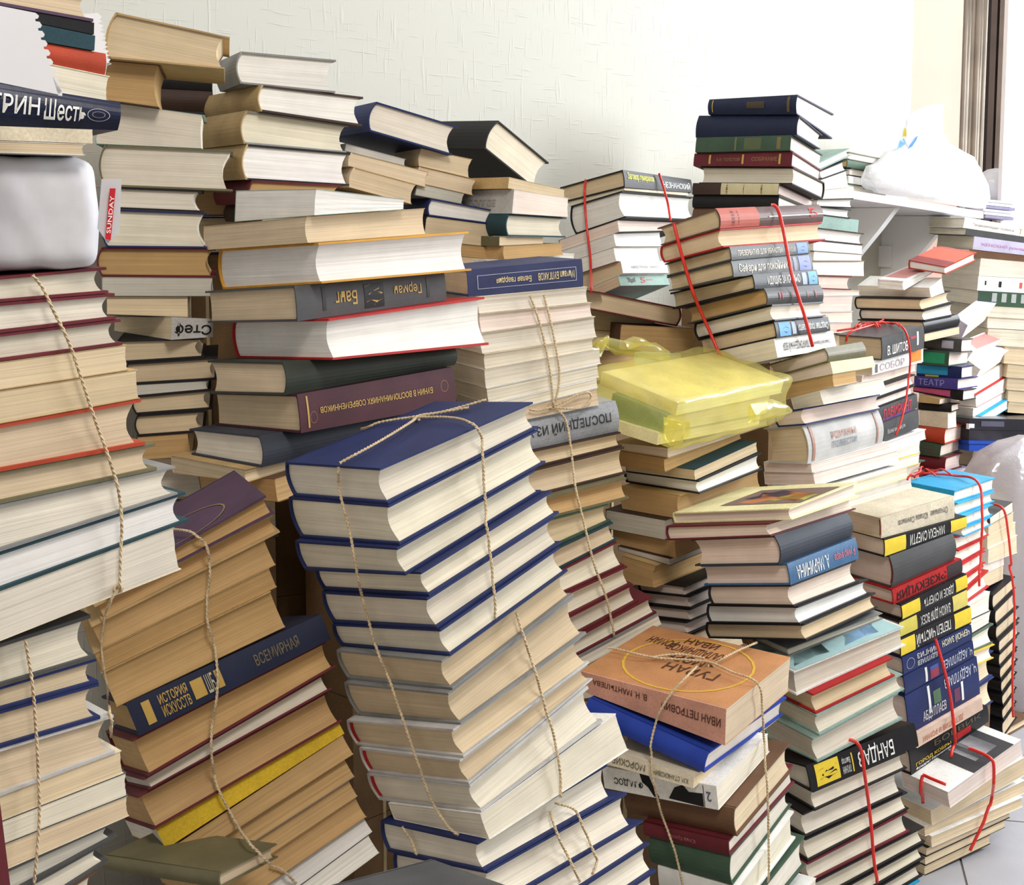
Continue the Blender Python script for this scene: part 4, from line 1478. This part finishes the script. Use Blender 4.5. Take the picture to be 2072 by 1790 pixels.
# torn spiral notepad sheets lying against the pile above
root = empty('notepad', at(60, 180, 0.80))
tag(root, 'white notepad sheets with torn spiral holes beside the navy spine', 'notepad')
for si, (dx, dy, Zs, dark) in enumerate(((0, 0, 0.80, 0), (112, 28, 0.985, 1))):
    Cn = at(0, 90, Zs)
    dn = Vector((math.cos(math.radians(28)), math.sin(math.radians(28)), 0))
    if si == 0:
        edge = [(-90, -6), (72, 26)]
        right = []
        for k in range(9):
            t = k / 8
            x, y = 76 + 46 * t, 32 + 150 * t
            right += [(x + 3, y), (x + 1, y + 5), (x - 5, y + 6), (x - 4, y + 11), (x + 4, y + 12)]
        poly = edge + right + [(126, 186), (118, 191), (-90, 148)]
    else:
        right = []
        for k in range(6):
            t = k / 5
            x, y = 200 + 18 * t, 34 + 86 * t
            right += [(x + 6, y), (x + 1, y + 6), (x + 8, y + 9), (x - 2, y + 13)]
        poly = [(150, 30), (198, 26)] + right + [(224, 128), (150, 120)]
    P0 = [on_plane(x, y, Cn, dn) for x, y in poly]
    nrm = Vector((-dn.y, dn.x, 0)) * 0.0016
    m_ = len(P0)
    vs = P0 + [p + nrm for p in P0]
    fs = [tuple(range(m_)), tuple(range(2 * m_ - 1, m_ - 1, -1))] + [(i, (i + 1) % m_, m_ + (i + 1) % m_, m_ + i) for i in range(m_)]
    o = mesh_obj('sheet', [v - root.location for v in vs], fs, mat_plain('note_paper_%d' % si, (236, 236, 240), 0.7, 0.03, 12), root)
    fix_normals(o)


# ------------------------------------------------------------------ plastic bags
def mat_bag(name, rgb, tr, mix_t, gloss=0.12):
    m = bpy.data.materials.new(name)
    m.use_nodes = True
    nt = m.node_tree
    nt.nodes.clear()
    out = N(nt, 'ShaderNodeOutputMaterial')
    tc = N(nt, 'ShaderNodeTexCoord')
    n = noise(nt, tc.outputs['Object'], 16, 4)
    bp = N(nt, 'ShaderNodeBump')
    bp.inputs['Strength'].default_value = 0.5
    bp.inputs['Distance'].default_value = 0.01
    nt.links.new(n.outputs['Fac'], bp.inputs['Height'])
    d = N(nt, 'ShaderNodeBsdfDiffuse')
    d.inputs[0].default_value = lin(rgb)
    t = N(nt, 'ShaderNodeBsdfTranslucent')
    t.inputs[0].default_value = lin(rgb)
    g = N(nt, 'ShaderNodeBsdfGlossy')
    g.inputs['Roughness'].default_value = 0.22
    p = N(nt, 'ShaderNodeBsdfTransparent')
    p.inputs[0].default_value = lin(tr)
    for s in (d, t, g):
        nt.links.new(bp.outputs[0], s.inputs['Normal'])

    def mix(f, a_, b_):
        x = N(nt, 'ShaderNodeMixShader')
        x.inputs[0].default_value = f
        nt.links.new(a_.outputs[0], x.inputs[1])
        nt.links.new(b_.outputs[0], x.inputs[2])
        return x
    s = mix(0.45, d, t)
    s = mix(mix_t, s, p)
    s = mix(gloss, s, g)
    nt.links.new(s.outputs[0], out.inputs[0])
    return m


M_YBAG = mat_bag('yellow_bag_plastic', (253, 247, 168), (255, 252, 205), 0.72, 0.10)
M_WBAG = mat_bag('white_bag_plastic', (248, 248, 248), (250, 250, 250), 0.12, 0.08)
M_GBAG = mat_bag('clear_bag_plastic', (214, 206, 206), (236, 230, 230), 0.30, 0.15)

# books inside the yellow bag
thO = 48
BAGROWS = [
    dict(L=(1218, 752), C=(1372, 815), R=(1588, 768), h=26, sp='u0', ty='p', cov='cream', pg='w', o={}),
    dict(L=(1240, 795), C=(1350, 840), R=(1560, 796), h=36, sp='u0', ty='p', cov='mint', pg='c', o={}),
    dict(L=(1240, 848), C=(1332, 876), R=(1540, 838), h=24, sp='u0', ty='p', cov='pale', pg='c', o={})]
bs = [place(r_, 1.82, thO, .14, .2) for r_ in BAGROWS]
for i in (0, 1):
    t = []
    B = bs[i + 1]
    for X in (bs[i].C, bs[i].C + bs[i].r * bs[i].b, bs[i].C + bs[i].l * bs[i].a):
        t.append(max(0.008, (X - B.C).dot(B.n) / bs[i].n.dot(B.n) - 0.0004))
    bs[i].T = tuple(t)
for i, (S, r_) in enumerate(zip(bs, BAGROWS)):
    S.round = False
    build_book(S, r_['sp'], r_['ty'], r_['cov'], r_['pg'], ['pale book uppermost inside the yellow bag', 'book with mint green spine inside the yellow bag', 'pale yellow book at the bottom of the yellow bag'][i], 'books in the yellow bag')
S = bs[0]
lo = bs[2]
zb = (lo.C - lo.n * lo.T0)
bag = empty('yellow_plastic_bag', Vector((S.C.x, S.C.y, zb.z)) + (S.r + S.l) * 0.07)
tag(bag, 'translucent yellow plastic bag wrapped round books on a pile', 'bag')
Tb = (S.C - zb).dot(S.n) + 0.012
pillow(S.C - S.r * 0.011 - S.l * 0.011 + S.n * 0.007, S.r, S.l, S.a + 0.024, S.b + 0.022, Tb, M_YBAG, 'bag_body', bag, (0.3, 1.1, 2.0), 0.003, 0.0022, 26, 16)


def ribbon(name, pix, Z, widths, mat, parent, seed=0):
    """a crumpled strip of plastic with volume, running along picture points at depth Z"""
    rnd = random.Random(seed)
    P = [at(x, y, Z + dz) for x, y, dz in pix]
    vs, fs = [], []
    sides = 8
    for k, p in enumerate(P):
        d = (P[min(k + 1, len(P) - 1)] - P[max(k - 1, 0)]).normalized()
        e = d.cross(Vector((0, 1, 0.1))).normalized()
        g = e.cross(d)
        for m_ in range(sides):
            an = 6.2832 * m_ / sides
            rr = widths[k] * (1 + rnd.uniform(-0.35, 0.35))
            vs.append(p + e * math.cos(an) * rr + g * math.sin(an) * rr * 0.55 - parent.location)
    for k in range(len(P) - 1):
        for m_ in range(sides):
            a_, b_ = k * sides + m_, k * sides + (m_ + 1) % sides
            fs.append((a_, b_, b_ + sides, a_ + sides))
    fs.append(tuple(range(sides)))
    fs.append(tuple((len(P) - 1) * sides + m_ for m_ in range(sides)))
    return mesh_obj(name, vs, fs, mat, parent, smooth=True)


ribbon('handle_knot', [(1198, 698, 0.06), (1212, 694, 0.05), (1228, 692, 0.06), (1250, 700, 0.07), (1285, 706, 0.08), (1320, 712, 0.09), (1352, 722, 0.1)], 1.93,
       [0.004, 0.010, 0.007, 0.012, 0.010, 0.012, 0.008], M_YBAG, bag, 3)
ribbon('handle_end', [(1206, 716, 0.05), (1216, 700, 0.05), (1226, 684, 0.05), (1232, 680, 0.05)], 1.93, [0.008, 0.007, 0.005, 0.002], M_YBAG, bag, 5)
ribbon('handle_end', [(1268, 700, 0.07), (1284, 692, 0.07), (1300, 690, 0.08), (1320, 700, 0.09)], 1.93, [0.008, 0.010, 0.006, 0.003], M_YBAG, bag, 6)
ribbon('loose_fold', [(1370, 850, -0.012), (1366, 872, -0.012), (1362, 890, -0.012), (1356, 900, -0.010)], 1.82, [0.022, 0.02, 0.014, 0.004], M_YBAG, bag, 8)
ribbon('loose_fold', [(1520, 838, 0.10), (1560, 826, 0.12), (1590, 828, 0.135), (1602, 832, 0.14)], 1.82, [0.016, 0.014, 0.008, 0.003], M_YBAG, bag, 9)

# ------------------------------------------------------------------ wall shelf, its load, socket
M_SHELF = mat_plain('shelf_board', (226, 226, 232), 0.4, 0.03, 6)
shelf = empty('wall_shelf', at(1850, 410, 3.4))
tag(shelf, 'white wall shelf on two brackets carrying a white bag', 'shelf')
sa, sb = at(1728, 386, 3.06), at(1990, 428, 3.52)
d = (sb - sa)
du = Vector((d.x, d.y, 0)).normalized()
back = Vector((-du.y, du.x, 0))
ps = [sa, sb, sb + back * 0.26, sa + back * 0.26]
vs = ps + [p - Vector((0, 0, 0.018)) for p in ps]
fs = [(0, 1, 2, 3), (7, 6, 5, 4), (0, 4, 5, 1), (1, 5, 6, 2), (2, 6, 7, 3), (3, 7, 4, 0)]
o = mesh_obj('board', [v - shelf.location for v in vs], fs, M_SHELF, shelf)
fix_normals(o)
for t in (0.42, 0.86):
    p = sa + d * t - Vector((0, 0, 0.018))
    tri = [p + back * 0.04, p + back * 0.25, p + back * 0.25 - Vector((0, 0, 0.20)), p + back * 0.21 - Vector((0, 0, 0.20)), p + back * 0.08 - Vector((0, 0, 0.05))]
    vs = [q - du * 0.012 for q in tri] + [q + du * 0.012 for q in tri]
    fs = [tuple(range(5)), tuple(range(9, 4, -1))] + [(i, (i + 1) % 5, 5 + (i + 1) % 5, 5 + i) for i in range(5)]
    o = mesh_obj('bracket', [v - shelf.location for v in vs], fs, M_WHITE, shelf)
    fix_normals(o)

shtop = sa + d * 0.16 + Vector((0, 0, 0.001))
SH = [('olive', 'w'), ('green', 'b'), ('black', 'c'), ('white', 'c'), ('green', 'c')]
zz = 0.0
for i, (cc, pp) in enumerate(SH[::-1]):
    Q = Slot()
    Q.r, Q.l = du.copy(), back.copy()
    Q.a, Q.b = 0.12, 0.19
    hh = 0.018
    zz += hh
    slope = d.z / Vector((d.x, d.y, 0)).length
    Q.r = Vector((du.x, du.y, slope)).normalized()
    Q.C = sa + d * (0.03 + 0.012 * (i % 3)) + back * 0.03 + Vector((0, 0, zz + 0.0015))
    Q.n = Q.r.cross(Q.l).normalized()
    Q.T0 = hh - 0.001
    Q.T = (Q.T0,) * 3
    Q.round = False
    build_book(Q, 'v0' if i % 2 else 'v1', 'h', cc, pp, '%s hardback, %s from the shelf, under the white bag' % (PAL[cc][1], ['first', 'second', 'third', 'fourth', 'fifth'][i]), 'books on the wall shelf')

# white bag: lofted rings, lumpy, with a twisted peak
wb = empty('white_plastic_bag', at(1880, 400, 3.32))
tag(wb, 'crumpled white plastic bag with blue print on the wall shelf', 'bag')
rings = [  # centre x, y in the picture, half width in pixels, depth half size in metres
    (1868, 402, 116, 0.07), (1866, 392, 126, 0.10), (1864, 378, 126, 0.115), (1872, 356, 118, 0.115), (1884, 335, 104, 0.11), (1886, 316, 86, 0.10),
    (1882, 300, 62, 0.08), (1872, 284, 48, 0.06), (1866, 264, 40, 0.05), (1868, 248, 36, 0.04), (1876, 232, 30, 0.03), (1890, 220, 18, 0.02), (1904, 213, 8, 0.01)]
vs, fs = [], []
K = 40
for ri, (x, y, hw, dp) in enumerate(rings):
    tt = (x - 1728) / 262
    Zc = 3.06 + 0.46 * max(0, min(1, tt)) - 0.02 + 0.05
    for k in range(K):
        an = 6.2832 * k / K
        lump = 1 + 0.07 * math.sin(3 * an + ri * 0.9) + 0.05 * math.sin(7 * an - ri * 1.7) + 0.03 * math.sin(11 * an + ri * 2.3)
        px = x + hw * math.cos(an) * lump
        zc = Zc + (px - x) / 262 * 0.40 + dp * math.sin(an) * lump
        vs.append(at(px, y + 4 * math.sin(2 * an + ri) + 0.16 * hw * math.cos(an) * (1 if ri < 4 else 0.4), zc) - wb.location)
for ri in range(len(rings) - 1):
    for k in range(K):
        a_, b_ = ri * K + k, ri * K + (k + 1) % K
        fs.append((a_, b_, b_ + K, a_ + K))
fs.append(tuple(range(K)))
fs.append(tuple((len(rings) - 1) * K + k for k in range(K)))
o = mesh_obj('bag_body', vs, fs, M_WBAG, wb, smooth=True)
fix_normals(o)
wbm = o
for nm, poly, cc in (('blue_print', [(1836, 302), (1842, 292), (1852, 278), (1858, 274), (1854, 284), (1846, 296)], (70, 130, 226)),
                     ('blue_print', [(1814, 306), (1820, 284), (1829, 280), (1832, 290), (1824, 298), (1819, 300)], (90, 140, 226)),
                     ('yellow_print', [(1826, 276), (1830, 258), (1834, 262), (1834, 276)], (236, 214, 50))):
    bm_ = BVHTree.FromPolygons([tuple(v.co + wb.location) for v in wbm.data.vertices], [tuple(p.vertices) for p in wbm.data.polygons])
    P0 = []
    for x, y in poly:
        dd = ray(x, y).normalized()
        loc = bm_.ray_cast(EYE, dd)[0]
        if loc is None:
            loc = at(x, y, 3.2)
        P0.append(loc - dd * 0.004)
    mesh_obj(nm, [p - wb.location for p in P0], [tuple(range(len(P0)))], M_INK, wb, lin(cc))

sk = empty('wall_socket', at(1815, 520, 3.5))
tag(sk, 'small white wall socket box under the shelf', 'socket')
p0 = wall_pt(1800, 0.035)
p1 = wall_pt(1826, 0.035)
dd = (p1 - p0).normalized()
nb = Vector((-dd.y, dd.x, 0)) * 0.035
z0, z1 = at(1800, 540, p0.y).z, at(1800, 498, p0.y).z
bs_ = [p0, p1, p1 + nb, p0 + nb]
vs = [Vector((q.x, q.y, z)) - sk.location for z in (z0, z1) for q in bs_]
fs = [(0, 3, 2, 1), (4, 5, 6, 7), (0, 1, 5, 4), (1, 2, 6, 5), (2, 3, 7, 6), (3, 0, 4, 7)]
o = mesh_obj('housing', vs, fs, M_WHITE, sk)
fix_normals(o)
for k in (0.35, 0.6):
    q = p0.lerp(p1, k) - nb * 0.03
    v_, f_ = box(-0.003, 0.003, -0.002, 0.002, -0.008, 0.008)
    mesh_obj('slot', [Vector(x) + Vector((q.x, q.y, (z0 + z1) / 2)) - sk.location for x in v_], f_, M_DARK, sk)

# ------------------------------------------------------------------ things at the far side: binder, blue box, clear bag, white bundle
bd = empty('black_binder', at(2000, 890, 2.95))
tag(bd, 'black glossy binder lying by the heap of white books', 'binder')
Q = place(dict(L=(1930, 842), C=(1962, 846), R=(2150, 850), h=44, o={}), 3.10, 12, .13, .3)
Q.a = 0.13
M_BLK = mat_plain('black_gloss', (34, 32, 40), 0.25, 0.15, 20, 0.5)


def slotbox(S, u0, u1, v0, v1, w0, w1):
    vv, ff = box(u0, u1, v0, v1, w0, w1)
    return [S.C + S.r * x + S.l * y - S.n * z for x, y, z in vv], ff


for nm, arg, mt in (('binder_shell', (0, Q.b, 0, Q.a, 0, Q.T0), M_BLK), ('label_plate', (0.03, 0.09, -0.0012, 0, Q.T0 * 0.12, Q.T0 * 0.36), mat_plain('grey_plate', (84, 84, 100), 0.4)),
                    ('spine_ridge', (0, Q.b, -0.003, 0, Q.T0 * 0.44, Q.T0 * 0.5), M_BLK), ('corner_clip', (-0.002, 0.012, -0.002, 0.01, Q.T0 * 0.25, Q.T0 * 0.5), M_WHITE)):
    vs, fs = slotbox(Q, *arg)
    o = mesh_obj(nm, [v - bd.location for v in vs], fs, mt, bd)
    fix_normals(o)
bb = empty('blue_box', at(2000, 912, 2.95))
tag(bb, 'bright blue flat box under the black binder', 'box')
M_BLUE = mat_plain('blue_card', (30, 74, 176), 0.4, 0.1, 10)
vs, fs = slotbox(Q, 0.004, Q.b, 0.004, Q.a, Q.T0 + 0.0005, Q.T0 + 0.026)
o = mesh_obj('box_body', [v - bb.location for v in vs], fs, M_BLUE, bb)
fix_normals(o)
vs, fs = slotbox(Q, 0.001, Q.b, 0.001, Q.a, Q.T0 + 0.0003, Q.T0 + 0.009)
o = mesh_obj('box_lid', [v - bb.location for v in vs], fs, M_BLUE, bb)
fix_normals(o)

gb = empty('clear_plastic_bag', at(2040, 1250, 2.95))
tag(gb, 'greyish see-through plastic bag slumped next to the sky-blue pile', 'bag')
rings = [(2050, 1436, 104, .12), (2050, 1330, 110, .12), (2046, 1240, 112, .14), (2040, 1150, 108, .14), (2034, 1060, 98, .14), (2034, 1000, 90, .13), (2036, 950, 84, .11), (2046, 915, 70, .09), (2062, 895, 44, .06), (2074, 884, 16, .02)]
vs, fs = [], []
K = 36
for ri, (x, y, hw, dp) in enumerate(rings):
    for k in range(K):
        an = 6.2832 * k / K
        lump = 1 + 0.06 * math.sin(3 * an + ri) + 0.05 * math.sin(8 * an - ri * 1.3)
        vs.append(at(x + hw * math.cos(an) * lump, y + 5 * math.sin(3 * an + ri), 3.02 + 0.7 * dp * math.sin(an) * lump) - gb.location)
for ri in range(len(rings) - 1):
    for k in range(K):
        a_, b_ = ri * K + k, ri * K + (k + 1) % K
        fs.append((a_, b_, b_ + K, a_ + K))
fs += [tuple(range(K)), tuple((len(rings) - 1) * K + k for k in range(K))]
o = mesh_obj('bag_body', vs, fs, M_GBAG, gb, smooth=True)
fix_normals(o)

mb = empty('white_bundle', at(2010, 380, 4.05))
tag(mb, 'round white bundle in the dark opening behind the shelf', 'bundle')
vs, fs = [], []
K = 20
for i in range(9):
    fz = math.pi * i / 8
    for k in range(K):
        an = 6.2832 * k / K
        rr = math.sin(fz) * (1 + 0.1 * math.sin(3 * an + i))
        vs.append(at(2014, 372, 3.86) + Vector((rr * 0.06 * math.cos(an), rr * 0.05 * math.sin(an), 0.045 * math.cos(fz))) - mb.location)
for i in range(8):
    for k in range(K):
        a_, b_ = i * K + k, i * K + (k + 1) % K
        fs.append((a_, b_, b_ + K, a_ + K))
o = mesh_obj('wrapping', vs, fs, M_WBAG, mb, smooth=True)
fix_normals(o)
# pile of thin magazines under the white bundle
M_MAG = [mat_plain('magazine_%d' % k, c, 0.5, 0.1, 40) for k, c in enumerate(((206, 204, 224), (230, 228, 232), (150, 146, 176)))]
for k in range(6):
    y = 402 + k * 6.5
    p, q = at(1990 + 2 * (k % 3), y, 3.68), at(2054 - 3 * (k % 2), y + 6, 3.68)
    v_, f_ = box(0, (q - p).length, 0, 0.16, -0.0075, 0)
    o = mesh_obj('magazine', v_, f_, M_MAG[k % 3])
    o.location = p
    o.rotation_euler = (0, 0.1, 0)
    tag(o, 'thin magazine, %s from top of the stack beside the shelf end' % ['first', 'second', 'third', 'fourth', 'fifth', 'sixth'][k], 'magazine', 'magazines beside the shelf')
